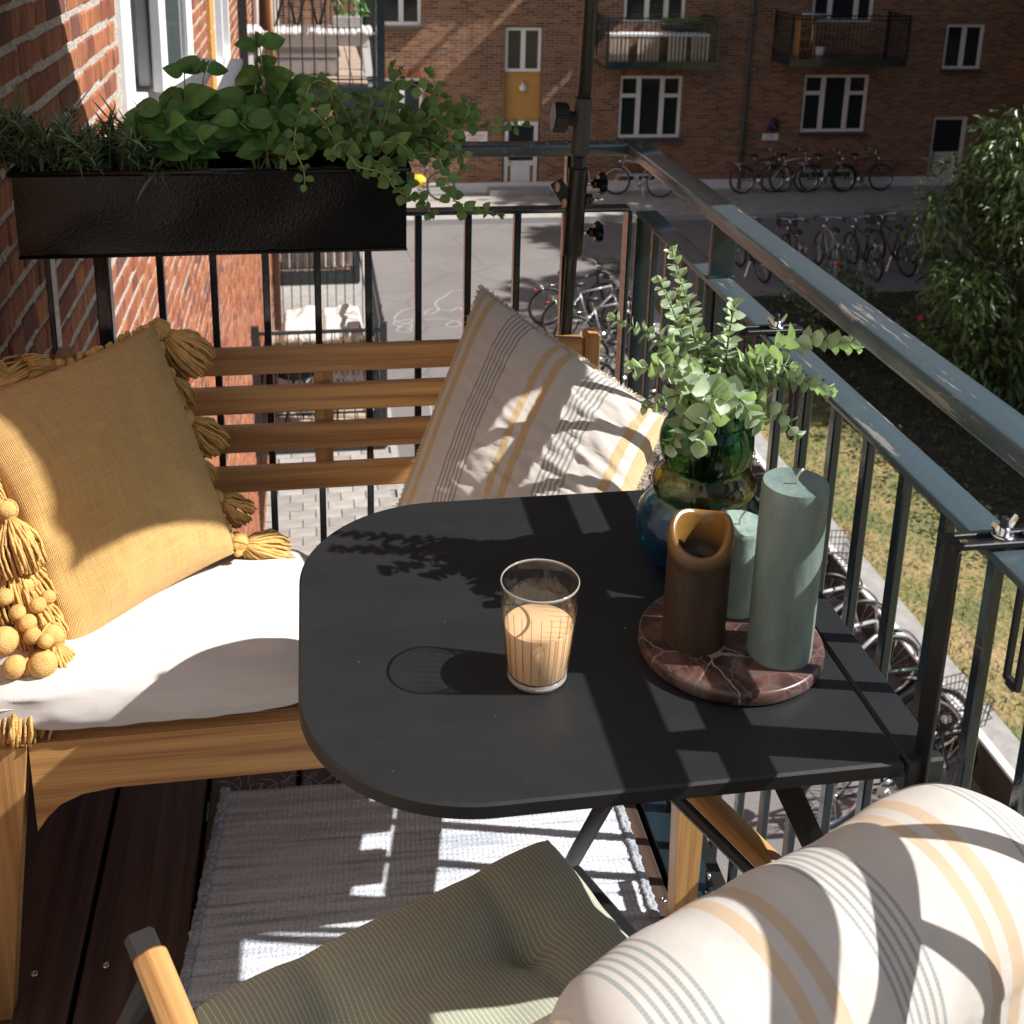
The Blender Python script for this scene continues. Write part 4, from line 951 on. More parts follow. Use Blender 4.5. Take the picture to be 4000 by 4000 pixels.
def pillow(TL, TR, BL, BR, th, fn_extra=None, n=44, power=.42, pinch=.06, seed=0.0, back=True):
    TL, TR, BL, BR = map(Vector, (TL, TR, BL, BR)); N = ((TR-BL).cross(TL-BR)).normalized()
    if N.dot(CAM-(TL+BR)/2) < 0: N = -N
    ctr = (TL+TR+BL+BR)/4; mb = MB()
    def surf(sgn):
        def fn(u, v):
            a = 2*u-1; c2 = 2*v-1
            ea = 1-pinch*(1-c2*c2); eb = 1-pinch*(1-a*a)
            uu = (a*ea+1)/2; vv = (c2*eb+1)/2
            p = BL.lerp(BR, uu).lerp(TL.lerp(TR, uu), vv)
            h = th*(max(0, (1-a*a))*max(0, (1-c2*c2)))**power
            w2 = fn_extra(a, c2, seed)*(1 if sgn > 0 else .3) if fn_extra else 0
            edge = min(1, 6*max(0, (1-abs(a)))*1)*min(1, 6*max(0, 1-abs(c2)))
            return p+N*(sgn*h*.5+w2*edge)
        return fn
    mb.grid(surf(1), n, n)
    if back: mb.grid(surf(-1), n//2, n//2, flip=True)
    return mb, N, surf(1)
def orient(mb, N):   # keep faces pointing outwards
    return mb
# ------------------------------------------------------------------ white seat cushion on the bench
def seat_cushion(label, xa, xb, ya, yb2, sd_):
    o = thing('seat_cushion', label, 'cushion', ((xa+xb)/2, (ya+yb2)/2, seat_z((ya+yb2)/2)+.001), 'white seat cushions on the teak bench'); o.rotation_euler = (-SL, 0, 0)
    hx, hy, hz = (xb-xa)/2, (yb2-ya)/2, .092
    def cush(u, v):
        s_ = 2*u-1; a = v*2*PI; cy_, cz_ = math.cos(a), math.sin(a)
        y = math.copysign(abs(cy_)**.35, cy_); z = math.copysign(abs(cz_)**.5, cz_)
        ex = max(0, 1-abs(s_)**7)**.5
        crown = .016*(1-s_*s_)*(1-y*y)
        wr = .006*nz(s_*2.1+sd_, y*2.2, z*2+5)+.003*nz(s_*6+sd_, y*6, z*5)
        return Vector((s_*hx, y*(hy*(.88+.12*ex))+wr, (z*ex*.5+.5)*hz+crown*(1 if z > 0 else 0)+wr*(1 if z > -.5 else .2)))
    mb = MB(); mb.grid(cush, 70, 60); mb.build('cover', m_linen, o)
    pp = MB(); pp.tube([Vector((s_*hx, -(hy*.99)+.006*nz(s_*2.1+sd_, -2.2, 5), hz*.56+.004*nz(s_*4, 1, 1))) for s_ in [k/20-.95 for k in range(39)]], .0011, 5); pp.build('seam', m_fringe, o)
    for (cx_, cy_) in ((xb-xa)/2-.03, (yb2-ya)/2-.01), (-(xb-xa)/2+.03, (yb2-ya)/2-.01): MB().box((cx_, cy_, .05), (.02, .02, .004)).build('tie', m_linen, o)
    return o
seat_cushion('white linen seat cushion at the left of the bench, under the ochre cushion', .235, .712, -.838, -.335, 0.0)
seat_cushion('white linen seat cushion at the right of the bench, mostly hidden by the table', .728, 1.255, -.838, -.335, 4.4)
# ------------------------------------------------------------------ ochre cushion with tassels
yTL, yTR = Vector((.165, -.50, .845)), on_y(592, 1268, -.25); yBL, yBR = on_z(262, 2570, .535), on_z(918, 2160, .535)
YO = (yTL+yTR+yBL+yBR)/4
yc = thing('throw_cushion', 'ochre yellow cushion with yarn tassels leaning on the left of the bench', 'cushion', YO)
def ywr(a, c2, s_):
    return .006*nz(a*2.1, c2*2.4, 7)+.0028*nz(a*6, c2*5, 3) - .016*math.exp(-((a+.75)**2*9+(c2+.55)**2*40)) - .012*math.exp(-((a+.80)**2*12+(c2+.15)**2*60))+.008*math.exp(-((a+.4)**2*5+(c2+.7)**2*9))
mb, YN, ysurf = pillow(yTL-YO, yTR-YO, yBL-YO, yBR-YO, .17, ywr, 60, .40, .05)
if YN.dot(CAM-YO) < 0: pass
mb.build('cover', m_yellow, yc)
def tassel_mesh(seed, n=110, ln=.064):
    random.seed(seed); mb = MB(); mb.ball((0, 0, -.010), .0125, 12, sc=(1, 1, .95))
    for k in range(5): mb.tube([(.0125*math.cos(a)*math.cos(k), .0125*math.cos(a)*math.sin(k), -.010+.0122*math.sin(a)) for a in [PI*i/8-PI/2 for i in range(9)]], .0014, 4)
    mb.tube([(.0065*math.cos(a), .0065*math.sin(a), -.0215+.0004*a) for a in [i*.6 for i in range(22)]], .0016, 4)
    for i in range(n):
        a = rnd(0, 2*PI); r0 = rnd(.001, .006); sp = rnd(.15, 1.0)**.6; P = []; wv, ph_ = rnd(.0008, .0022), rnd(0, 6)
        for j in range(6):
            t_ = j/5; rr = r0+(.0235*sp)*math.sin(PI*.62*t_)**.8+wv*math.sin(t_*9+ph_); P.append((rr*math.cos(a+.15*t_)+rnd(-.0012, .0012), rr*math.sin(a+.15*t_)+rnd(-.0012, .0012), -.020-ln*t_*rnd(.94, 1.04)))
        mb.tube(P, [.0017, .0019, .0019, .0019, .0019, .0017], 4)
    me = mb.mesh('tassel'); me.materials.append(m_yarn); return me
tm = [tassel_mesh(s_) for s_ in (1, 2, 3)]
def tas(pos, dirv, s_=1.0):
    z = -Vector(dirv).normalized(); x = z.orthogonal().normalized(); y = z.cross(x); o = link('tassel', random.choice(tm), yc)
    M = Matrix((x, y, z)).transposed().to_4x4(); M.translation = Vector(pos)-YO; o.matrix_local = M @ Matrix.Scale(s_*1.32, 4) @ Matrix.Rotation(rnd(0, 6), 4, 'Z'); return o
def yP(u, v): return ysurf(u, v)+YO
random.seed(9)
rt = (yTR-yTL).normalized(); upv = (yTL-yBL).normalized(); toC = (CAM-YO).normalized()
for v, dd, s_ in ((1.0, rt*.9-Vector((0, 0, 1.15))+toC*.1, 1.15), (.80, rt*.35-Vector((0, 0, 1)), .75), (.60, rt*.75-Vector((0, 0, 1)), .92), (.44, rt*.3-Vector((0, 0, 1)), .62), (.25, rt*.8-Vector((0, 0, .9)), .8), (.05, rt*1.0-Vector((0, 0, .8))+toC*.1, 1.05)):
    tas(yP(1, v)+rt*.004, dd, s_)
for u, dd, s_ in ((.52, rt*-.9+Vector((0, 0, .25)), .62), (.12, rt*1.0-Vector((0, 0, .1))+Vector((0, .4, 0)), .9), (.3, -rt*.5+Vector((0, .3, .3)), .5)):
    tas(yP(u, 1)+upv*.004, dd, s_)
for v, dd, s_ in ((.98, Vector((.1, -.2, -1)), 1.0), (.8, Vector((.35, -.3, -.8)), .9), (.62, Vector((.25, -.3, -1)), 1.05), (.5, Vector((.1, -.2, -1)), .85), (.44, Vector((.45, -.3, -.8)), .9), (.22, Vector((0, -.2, -1)), .8), (.05, Vector((.25, -.15, -1)), 1.1), (.12, Vector((-.1, -.3, -1)), 1.1), (.03, Vector((-.2, -.2, -1)), 1.05)):
    tas(yP(0, v)-rt*.006+toC*.012, dd, s_*1.05)
for px, py, z, dd, s_ in ((200, 2440, .60, Vector((.15, -.3, -1)), 1.05), (120, 2560, .57, Vector((-.1, -.35, -1)), 1.0), (90, 2250, .64, Vector((.3, -.3, -1)), 1.0), (30, 2130, .68, Vector((.2, -.3, -1)), .95), (20, 1960, .74, Vector((.25, -.3, -.9)), .95)):
    tas(on_z(px, py, z)+toC*.012, dd, s_)
kb = MB()
for px, py, z, r_ in ((15, 2500, .60, .021), (170, 2590, .565, .020), (60, 2600, .565, .017), (70, 2390, .62, .012), (110, 2430, .61, .013), (150, 2360, .625, .012), (190, 2330, .625, .011), (180, 2500, .595, .011), (130, 2480, .60, .012), (20, 2330, .63, .013)):
    kb.ball(on_z(px, py, z)-YO+toC*.012, r_, 14, sc=(1, 1, .95))
kb.build('yarn_ball', m_yarn, yc)
def braid(fp, n, r):
    mb = MB()
    for i in range(n):
        p = fp(i/(n-1))-YO; mb.ball(p+rv(.0035), r*rnd(.75, 1.25), 8, sc=(rnd(.8, 1.3), rnd(.8, 1.3), rnd(.8, 1.3)))
    mb.build('braid', m_yarn, yc)
braid(lambda t_: yP(1, t_)+rt*.004, 46, .0058); braid(lambda t_: yP(t_, 1)+upv*.003, 40, .006); braid(lambda t_: yP(0, t_)-rt*.004, 46, .0075); braid(lambda t_: yP(0, t_*.45)-rt*.016+toC*.006, 22, .0085)

# ------------------------------------------------------------------ striped cushion
sTL, sTR = on_y(1880, 1125, -.115), on_y(2610, 1640, -.47); sBL, sBR = on_z(1490, 2160, .50), Vector((1.12, -.74, .555))
SO2 = (sTL+sTR+sBL+sBR)/4
stc = thing('striped_cushion', 'cream crinkled cushion with ochre and grey stripes in the right corner of the bench', 'cushion', SO2)
def swr(a, c2, s_):
    k = .5+.5*max(-1, min(1, a*1.2+.2))
    return .006*nz(a*1.8, c2*2.0, 9)+(.0075*k)*nz(a*3+c2*.8, c2*13+a*2.5, 2)+.0042*k*nz(a*7, c2*30+a*4, 4)
mb, SN, ssurf = pillow(sTL-SO2, sTR-SO2, sBL-SO2, sBR-SO2, .17, swr, 90, .42, .03); mb.build('cover', m_striped, stc)
fr = MB(); random.seed(12)
for (e, n_) in (((lambda t_: (t_, 1.0)), 170), ((lambda t_: (0.0, t_)), 130), ((lambda t_: (1.0, t_)), 90)):
    for i in range(n_):
        t_ = i/n_; u, v = e(t_); p = ssurf(u, v); o_ = (p-ssurf(.5, .5)).normalized()
        for k in range(4):
            d = (o_+rv(.55)).normalized(); fr.tube([p+rv(.001), p+d*.005+rv(.001), p+d*.011+rv(.002)], [.0012, .0012, .0008], 3, caps=False)
fr.build('fringe', m_fringe, stc)

# ------------------------------------------------------------------ table hung on the railing
ZT = .7943
ta = thing('balcony_table', 'black folding table with rounded corners hung on the side railing', 'table', (1.0, -1.09, ZT)); TO = Vector((1.0, -1.09, ZT))
X0, X1, Y0, Y1 = .688, 1.2815, -1.381, -.794
def tpoly(ins=0.0, rr=.185):
    P = []; x0, x1, y0, y1 = X0+ins, X1-ins, Y0+ins, Y1-ins; r = rr-ins
    for cx_, cy_, a0 in ((x0+r, y1-r, 90), (x0+r, y0+r, 180)):
        for k in range(25):
            a = R_(a0+k*3.75); P.append((cx_+r*math.cos(a)-1.0, cy_+r*math.sin(a)+1.09))
    P += [(x1-1.0, y0+1.09), (x1-1.0, y1+1.09)]; return P
mb = MB(); n = None
lay = [(tpoly(.0025), 0.0), (tpoly(.0), -.0025), (tpoly(0), -.0165), (tpoly(.003), -.019)]
n = len(lay[0][0]); vs = [(x, y, z) for P, z in lay for x, y in P]
fs = [tuple(range(n)), tuple(range(3*n, 4*n))[::-1]]+[(j*n+i, (j+1)*n+i, (j+1)*n+(i+1) % n, j*n+(i+1) % n) for j in range(3) for i in range(n)]
mb.add(vs, fs); mb.build('table_top', m_table, ta)
MB().box((1.3055-1.0, (Y0+Y1)/2+1.09, -.022), (.0405, Y1-Y0, .044), ch=.0025).build('hinge_strip', m_table, ta)
for y in (Y0+.012, Y1-.012): MB().cyl((1.281-1, y+1.09-.006, -.012), (1.281-1, y+1.09+.006, -.012), .006, 10).build('hinge_pin', m_black, ta)
fr = MB(); fr.bar((.98-1, Y0+.05+1.09, -.026), (1.27-1, Y0+.05+1.09, -.026), .025, .012); fr.bar((.98-1, Y1-.05+1.09, -.026), (1.27-1, Y1-.05+1.09, -.026), .025, .012); fr.build('under_frame', m_black, ta)
for y in (Y0+.075, Y1-.075):   # folding struts from the top down to the railing
    s_ = MB(); s_.bar((1.168-1, y+1.09, -.02), (1.335-1, y+1.09, -.37), .024, .010, (0, 1, 0)); s_.bar((1.158-1, y+1.09-.014, -.02), (1.325-1, y+1.09-.014, -.37), .012, .005, (0, 1, 0)); s_.build('strut', m_black, ta)
lk = MB(); lk.bar((1.325-1, -.735+1.09, .118-ZT), (1.325-1, -1.05+1.09, .118-ZT), .020, .005); lk.build('link_bar', m_black, ta)
for q in (.08, .30): MB().lathe([(0, 0), (.006, 0), (.006, .003), (.003, .004), (0, .004)], 12, M=Matrix.Rotation(-PI/2, 3, 'Y')).build('bolt', m_steel, ta, Vector((1.325-1-.010, -.735+1.09, .118-ZT)).lerp(Vector((1.325-1-.010, -1.05+1.09, .118-ZT)), q))
for y in (-.803, -1.376):   # hooks over the lower rail with slotted plates and wing nuts
    zp = 1.0365; h = MB(); xa, xb = 1.294, 1.386; yy = y+1.09
    for dy in (-.0095, .0095): h.box(((xa+xb)/2-1, yy+dy, zp-ZT), (xb-xa, .007, .006), ch=.001)
    for x in (xa+.006, xb-.006): h.box((x-1, yy, zp-ZT), (.012, .012, .0058))
    hk = h.build('hook_plate', m_black, ta)
    MB().box((1.303-1, yy, (1.033+.74)/2-ZT), (.004, .026, 1.033-.74), ch=.001).build('hanger_bar', m_black, ta)
    MB().box((1.3165-1, yy, .742-ZT), (.03, .03, .05), ch=.002).build('foot_bracket', m_black, ta)
    o2 = MB(); xo = 1.388-1
    for dy in (-.0095, .0095): o2.box((xo, yy+dy, (1.036+.87)/2-ZT), (.006, .007, 1.036-.87), ch=.001)
    for z in (.872, 1.033): o2.box((xo, yy, z-ZT), (.0058, .013, .010))
    o2.build('slotted_bar', m_black, ta)
    wn_ = MB(); c0 = Vector((1.352-1, yy, zp-ZT+.003))
    wn_.lathe([(0, 0), (.0105, 0), (.0105, .0015), (.0085, .0022), (.006, .0022), (.0062, .009), (.0045, .010), (0, .010)], 20, c0)
    for s_ in (-1, 1):
        P = [(s_*.0045, .002), (s_*.011, .0065), (s_*.0175, .0145), (s_*.0155, .0185), (s_*.010, .014), (s_*.0045, .0085)]
        wn_.prism(P if s_ > 0 else P[::-1], -.0016, .0016, 0, Matrix.Translation(c0) @ Matrix.Rotation(.35, 4, 'Z') @ Matrix.Rotation(PI/2, 4, 'X'))
    wo2 = wn_.build('wing_nut', m_chrome, ta)
    th = MB()
    for k in range(8): th.lathe([(.0033, k*.002), (.0039, k*.002+.0005), (.0039, k*.002+.001), (.0033, k*.002+.002)], 12, c0+Vector((0, 0, .003)))
    th.cyl(c0+Vector((0, 0, -.015)), c0+Vector((0, 0, .0195)), .0034, 12); th.build('threaded_bolt', m_black, wo2)
# ------------------------------------------------------------------ glass of milky coffee
gp = on_z(2097, 2642, ZT); gl = thing('drinking_glass', 'ribbed clear drinking glass of milky coffee on the black table', 'glass', gp+Vector((0, 0, .0006)))
H = .119; nseg = 144
def rib(r, k, amt): return r*(1+amt*(abs(math.cos(12*2*PI*k/nseg))-.5))
prof = [(.0, 0, 0), (.029, 0, 0), (.0315, .0015, 0), (.0322, .005, .006), (.0325, .009, .016), (.0345, .03, .016), (.0385, .075, .016), (.0405, .094, .016), (.0412, .0985, .0), (.0418, .104, 0), (.0424, .1175, 0), (.0418, H, 0), (.0408, .1185, 0), (.0402, .110, 0), (.0392, .0975, 0), (.0375, .0755, 0), (.0366, .0668, 0)]
mb = MB(); vs = []
for r, z, am in prof:
    for k in range(nseg): rr = rib(r, k, am) if am else r; a = 2*PI*k/nseg; vs.append((rr*math.cos(a), rr*math.sin(a), z))
fs = [(i*nseg+k, i*nseg+(k+1) % nseg, (i+1)*nseg+(k+1) % nseg, (i+1)*nseg+k) for i in range(len(prof)-1) for k in range(nseg)]
mb.add(vs, fs, 0, True); gbody = mb.build('glass_body', glassm('clear_glass', (1, 1, 1), (.86, .86, .86)), gl)
rimm = MB(); rimm.lathe([(.0420, .1165), (.0424, .1185), (.0416, .1196), (.0408, .1185), (.0412, .1165), (.0420, .1165)], 64); rimm.lathe([(.0326, .004), (.0322, .0075), (.0300, .0080), (.0300, .0010), (.0318, .0008), (.0326, .004)], 64)
m, t, b = nt('glass_edge'); b.inputs['Base Color'].default_value = (.62, .58, .53, 1); b.inputs['Roughness'].default_value = .08; b.inputs['Transmission Weight'].default_value = .55; rimm.build('glass_rim', m, gl)
rbm = MB()
for k in range(24):
    a = 2*PI*(k+.5)/24
    rbm.tube([((r0+.0004)*math.cos(a), (r0+.0004)*math.sin(a), z) for r0, z in ((.0323, .009), (.0347, .032), (.0388, .077), (.0404, .0935), (.0406, .0965))], [.0003, .0006, .0006, .0006, .0002], 5)
m2 = glassm('rib_glass', (.80, .77, .72), (.95, .93, .9)); rbm.build('rib', m2, gl, kind='stuff')
m_latte = plain('milky_coffee', (.66, .43, .235), .35, var=.04, vs=30, spec=.3)
cf = MB(); cf.lathe([(0, .0085), (.0298, .0085), (.0312, .0105), (.0337, .03), (.0370, .0662), (.0362, .0668), (0, .0665)], 64)
cfo = thing('coffee', 'pale brown milky coffee filling half of the ribbed glass', 'drink', gp+Vector((0, 0, .0006))); cf.build('liquid', m_latte, cfo)
bb = MB(); random.seed(2)
for i in range(14): a = rnd(0, 6.28); bb.ball((.034*math.cos(a), .034*math.sin(a), .0668), rnd(.0006, .0012), 6)
bb.build('bubble', m_latte, cfo)
# ------------------------------------------------------------------ marble tray and candles
m, t, b = nt('red_marble'); co = coords(t)
wn0 = nd(t, 'ShaderNodeTexNoise', {'Vector': co, 'Scale': 16.0, 'Detail': 5.0}).outputs['Color']
cv = nd(t, 'ShaderNodeVectorMath', {0: co, 1: nd(t, 'ShaderNodeVectorMath', {0: wn0, 3: .035}, operation='SCALE').outputs[0]}, operation='ADD').outputs[0]
v1 = nd(t, 'ShaderNodeTexVoronoi', {'Vector': cv, 'Scale': 38.0}, feature='DISTANCE_TO_EDGE').outputs[0]
v2 = nd(t, 'ShaderNodeTexVoronoi', {'Vector': cv, 'Scale': 13.0}, feature='DISTANCE_TO_EDGE').outputs[0]
n1 = nd(t, 'ShaderNodeTexNoise', {'Vector': cv, 'Scale': 25.0, 'Detail': 7.0}).outputs[0]
c = ramp(t, n1, [(.32, (.012, .008, .008)), (.47, (.045, .022, .020)), (.58, (.10, .048, .040)), (.70, (.066, .062, .052))])
c = mixc(t, ramp(t, math_(t, 'ADD', v1, math_(t, 'MULTIPLY', n1, .03)), [(0, (.45, .45, .45)), (.045, (.0, .0, .0))]), c, (.30, .22, .19)); c = mixc(t, ramp(t, math_(t, 'ADD', v2, math_(t, 'MULTIPLY', n1, .035)), [(.0, (.9, .9, .9)), (.032, (0, 0, 0))]), c, (.52, .45, .40))
t.links.new(c, b.inputs['Base Color']); b.inputs['Roughness'].default_value = .32; m_marble = m
ty = thing('marble_tray', 'round red brown marble tray with pale veins under the candles', 'tray', (1.1705, -1.178, ZT+.0006))
TRR = .1045
MB().lathe([(0, 0), (TRR-.004, 0), (TRR-.001, .002), (TRR, .006), (TRR, .013), (TRR-.002, .0165), (TRR-.004, .0175), (0, .0175)], 96).build('slab', m_marble, ty)
ZC = ZT+.0186
def candle_mat(name, col, sc_=1):
    m = plain(name, col, .42, var=.32, vs=26, bmp=.0018, bs=60, sss=.06, stretch=(1, 1, .35)); m.node_tree.nodes['Principled BSDF'].inputs['Subsurface Scale'].default_value = .35; return m
m_sage = candle_mat('sage_wax', (.14, .195, .18)); m_amber = candle_mat('amber_wax', (.28, .13, .03)); m_pale = candle_mat('pale_sage_wax', (.26, .35, .31))
m_wick = plain('white_wick', (.62, .60, .57), .9)
def candle(name, label, cx_, cy_, r, h, m, seed, wick=True):
    o = thing(name, label, 'candle', (cx_, cy_, ZC), 'pillar candles on the marble tray'); mb = MB(); random.seed(seed)
    def fn(u, v):
        a = 2*PI*u; rr = r*(1+.006*nz(math.cos(a)*2, math.sin(a)*2, v*5+seed)+.004*nz(math.cos(a)*9, math.sin(a)*9, v*16))
        if v < .03: rr *= .985+.5*v
        if v > .985: rr *= 1-(v-.985)*2.2
        return Vector((rr*math.cos(a), rr*math.sin(a), v*h))
    mb.grid(fn, 64, 40); mb.build('wax_body', m, o)
    tp = MB(); tp.grid(lambda u, v: Vector((r*.967*v*math.cos(2*PI*u), r*.967*v*math.sin(2*PI*u), h-.003*(1-v*v)*.7+.0008*nz(v*6*math.cos(6.28*u), v*6*math.sin(6.28*u), seed))), 48, 10); tp.build('wax_top', m, o)
    if wick: MB().tube([(0, 0, h-.004), (.0005, 0, h+.006), (.003, -.001, h+.012), (.006, -.002, h+.016)], .0012, 6).build('wick', m_wick, o)
    return o
c3 = candle('pillar_candle', 'tall sage green pillar candle at the right of the marble tray', 1.2135, -1.215, .0355, .208, m_sage, 3)
c2_ = candle('pillar_candle', 'pale sage candle of middle height behind the other two', 1.1935, -1.120, .0315, .108, m_pale, 5)
bc_ = thing('pillar_candle', 'brown amber candle burnt down to a hollow with a slanting rim', 'candle', (1.127, -1.176, ZC), 'pillar candles on the marble tray')
r = .0352
def rimh(a): return .130+.0145*math.cos(a-R_(62))+.005*math.cos(2*a+.6)+.002*math.cos(3*a)
def fn(u, v):
    a = 2*PI*u; h = rimh(a); rr = r*(1+.01*nz(math.cos(a)*2, math.sin(a)*2, v*4)+.005*nz(math.cos(a)*8, math.sin(a)*8, v*12))
    if v > .86: rr *= 1+.035*math.sin((v-.86)/.14*PI)
    return Vector((rr*math.cos(a), rr*math.sin(a), v*h))
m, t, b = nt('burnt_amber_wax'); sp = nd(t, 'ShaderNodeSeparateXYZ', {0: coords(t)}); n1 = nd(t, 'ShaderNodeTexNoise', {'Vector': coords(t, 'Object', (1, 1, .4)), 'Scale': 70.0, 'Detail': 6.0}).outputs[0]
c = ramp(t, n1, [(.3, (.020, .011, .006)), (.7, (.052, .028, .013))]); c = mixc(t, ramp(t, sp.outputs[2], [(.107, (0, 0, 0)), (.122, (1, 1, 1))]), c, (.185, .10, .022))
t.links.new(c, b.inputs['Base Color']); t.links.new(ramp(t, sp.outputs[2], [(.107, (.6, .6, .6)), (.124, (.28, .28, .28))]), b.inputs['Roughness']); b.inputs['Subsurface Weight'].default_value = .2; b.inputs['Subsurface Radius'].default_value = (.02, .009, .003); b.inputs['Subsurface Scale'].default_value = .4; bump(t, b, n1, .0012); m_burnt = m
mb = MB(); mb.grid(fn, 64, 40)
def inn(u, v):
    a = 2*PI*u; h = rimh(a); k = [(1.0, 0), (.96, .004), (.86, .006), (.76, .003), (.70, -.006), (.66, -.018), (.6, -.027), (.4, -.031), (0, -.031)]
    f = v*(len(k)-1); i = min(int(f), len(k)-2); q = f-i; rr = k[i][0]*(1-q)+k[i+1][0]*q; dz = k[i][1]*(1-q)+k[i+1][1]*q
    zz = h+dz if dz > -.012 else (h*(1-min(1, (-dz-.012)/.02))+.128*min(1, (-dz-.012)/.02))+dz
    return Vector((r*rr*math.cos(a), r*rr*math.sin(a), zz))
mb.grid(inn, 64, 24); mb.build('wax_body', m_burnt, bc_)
MB().tube([(0, 0, .094), (.001, 0, .106)], .0012, 6).build('wick', m_dark, bc_)
# ------------------------------------------------------------------ vase with eucalyptus
VC = Vector((1.190, -1.0, ZT+.0006))
va = thing('glass_vase', 'three tiered glass vase with blue base, amber waist and green top', 'vase', VC)
outer = [(.05, 0), (.056, .002), (.068, .016), (.0785, .036), (.0825, .058), (.079, .078), (.069, .092), (.061, .0985), (.0585, .1015), (.0615, .106), (.0648, .115), (.0640, .124), (.0585, .1335), (.0515, .139), (.050, .1415), (.0525, .1465), (.0565, .157), (.0585, .170), (.0578, .182), (.054, .194), (.050, .201), (.0487, .204)]
inner = [(max(.001, x-.0026), z) for x, z in outer][::-1]
inner = [(x, z) for x, z in inner if z > .008]+[(.044, .008), (0, .008)]
full = [(0, 0)]+outer+[(.0472, .2045)]+inner
def tier(t):
    sp = nd(t, 'ShaderNodeSeparateXYZ', {0: coords(t)})
    return ramp(t, sp.outputs[2], [(.0, (.12, .60, .88)), (.045, (.55, .84, .94)), (.094, (.78, .88, .88)), (.104, (.88, .80, .52)), (.134, (.86, .78, .48)), (.142, (.40, .66, .46)), (.2, (.36, .62, .46))])
m = glassm('tiered_glass', tier, (.5, .55, .56), .7)
MB().lathe(full, 72).build('glass_body', m, va)
tg = thing('paper_tag', 'small curled paper tag with handwriting inside the glass vase', 'tag', VC+Vector((.004, -.036, .119)))
mb = MB(); mb.grid(lambda u, v: Vector(((u-.5)*.05, .006*math.sin(PI*u)-.004, (v-.5)*.022+.004*(u-.5))), 10, 2); mb.build('paper', plain('tag_paper', (.5, .5, .44), .8), tg)
text('lettering', 'AURA', .012, (.006, -.0065, 0), (PI/2, 0, -.1), m_blk, tg)
euc = [leaf_mesh('eucalyptus_leaf', m_euc, .0205, .0106, c_, 0, 5, droop=d_) for c_, d_ in ((.3, .1), (.15, .3), (.45, -.1))]
random.seed(17)
MOUTH = VC+Vector((0, 0, .205))
def sprig(px, py, y, n, s_=1.0, lift=.05, label=None, side=None, leafless=.06):
    n = int(n*1.75)
    tip = on_y(px, py, y); off = Vector((rnd(-.025, .025), rnd(-.02, .02), 0)); d0 = Vector((off.x, off.y, 0))
    root = VC+Vector((off.x*.5, off.y*.5, .075)); o = thing('eucalyptus_sprig', label, 'sprig', root, 'eucalyptus sprigs in the vase')
    m0 = MOUTH+off-root; tp = tip-root; mid = m0.lerp(tp, .5)+Vector((0, 0, lift)); P = spline([Vector((0, 0, 0)), m0, mid, tp], 10)
    MB().tube(P, [.0021*(1-.6*i/len(P)) for i in range(len(P))], 6).build('stem', m_eucstem, o)
    Q = P[9:]; L = [0]
    for a, b2 in zip(Q, Q[1:]): L.append(L[-1]+(b2-a).length)
    for k in range(n):
        f = (leafless+(1-leafless)*(k+1)/n)*L[-1]; i = max(j for j in range(len(L)) if L[j] <= f+1e-9); i = min(i, len(Q)-2)
        p = Q[i].lerp(Q[i+1], (f-L[i])/max(1e-6, L[i+1]-L[i])); t_ = (Q[i+1]-Q[i]).normalized()
        x = t_.cross(Vector((.2, .3, 1))).normalized(); x = Quaternion(t_, k*PI/2+rnd(-.3, .3)) @ x; frac = k/n
        sz = s_*(1.12-.55*frac**2)*rnd(.85, 1.12)
        for sg in (1, -1):
            d = x*sg+t_*(.45+.3*frac)+Vector((0, 0, -.1))+rv(.12); place_leaf(random.choice(euc), o, p+d*.001, d, t_+rv(.25), sz)
    for k in range(2): place_leaf(euc[0], o, tp, (Q[-1]-Q[-2]).normalized()+rv(.5), rv(), s_*.5)
    return o
for a in [(2628, 990, -.96, 15, .95, .02, 'tallest eucalyptus sprig, rising straight up in front of the corner posts'), (2395, 1245, -.98, 12, .95, .03, 'eucalyptus sprig reaching left over the striped cushion, just under the tallest one'),
          (2580, 1100, -1.0, 11, .85, .02, 'thin eucalyptus sprig beside the tallest one with a side tip pointing left'), (2870, 1190, -1.0, 10, .95, .03, 'eucalyptus sprig pointing up at the table hook on the lower rail'),
          (3345, 1345, -.98, 14, 1.15, .05, 'longest eucalyptus sprig, stretching right across the blue grey lower rail'), (3240, 1525, -1.02, 12, 1.05, .035, 'eucalyptus sprig with olive leaves drooping right below the longest one'),
          (2480, 1440, -1.03, 9, 1.1, .03, 'yellow green eucalyptus sprig tip resting before the lit cushion fringe'), (2530, 1585, -1.04, 8, .9, .02, 'low thin eucalyptus sprig at the left with dark small leaves'),
          (2950, 1380, -1.0, 9, 1.15, .02, 'eucalyptus sprig in the white sunlit middle clump pointing up right'), (3085, 1430, -1.04, 10, 1.2, .03, 'eucalyptus sprig in the sunlit clump next to the lower rail'),
          (2700, 1440, -1.05, 9, 1.1, .02, 'eucalyptus sprig leaning towards the viewer above the vase'), (2820, 1560, -1.08, 8, 1.4, .02, 'large leaved eucalyptus sprig over the front of the vase rim'),
          (2620, 1740, -1.07, 6, 1.05, .03, 'short eucalyptus sprig drooping over the left of the green vase top'), (3105, 1690, -1.05, 8, 1.0, .04, 'eucalyptus sprig drooping to the right of the green vase top'),
          (2960, 1650, -1.08, 7, 1.35, .03, 'round leaved eucalyptus sprig over the right front of the vase'), (2760, 1330, -.98, 9, 1.0, .02, 'eucalyptus sprig standing behind the middle of the bunch'), (2740, 1720, -1.1, 5, 1.3, .03, 'short broad leaved eucalyptus sprig hanging in front of the vase')]:
    sprig(*a[:6], label=a[6])
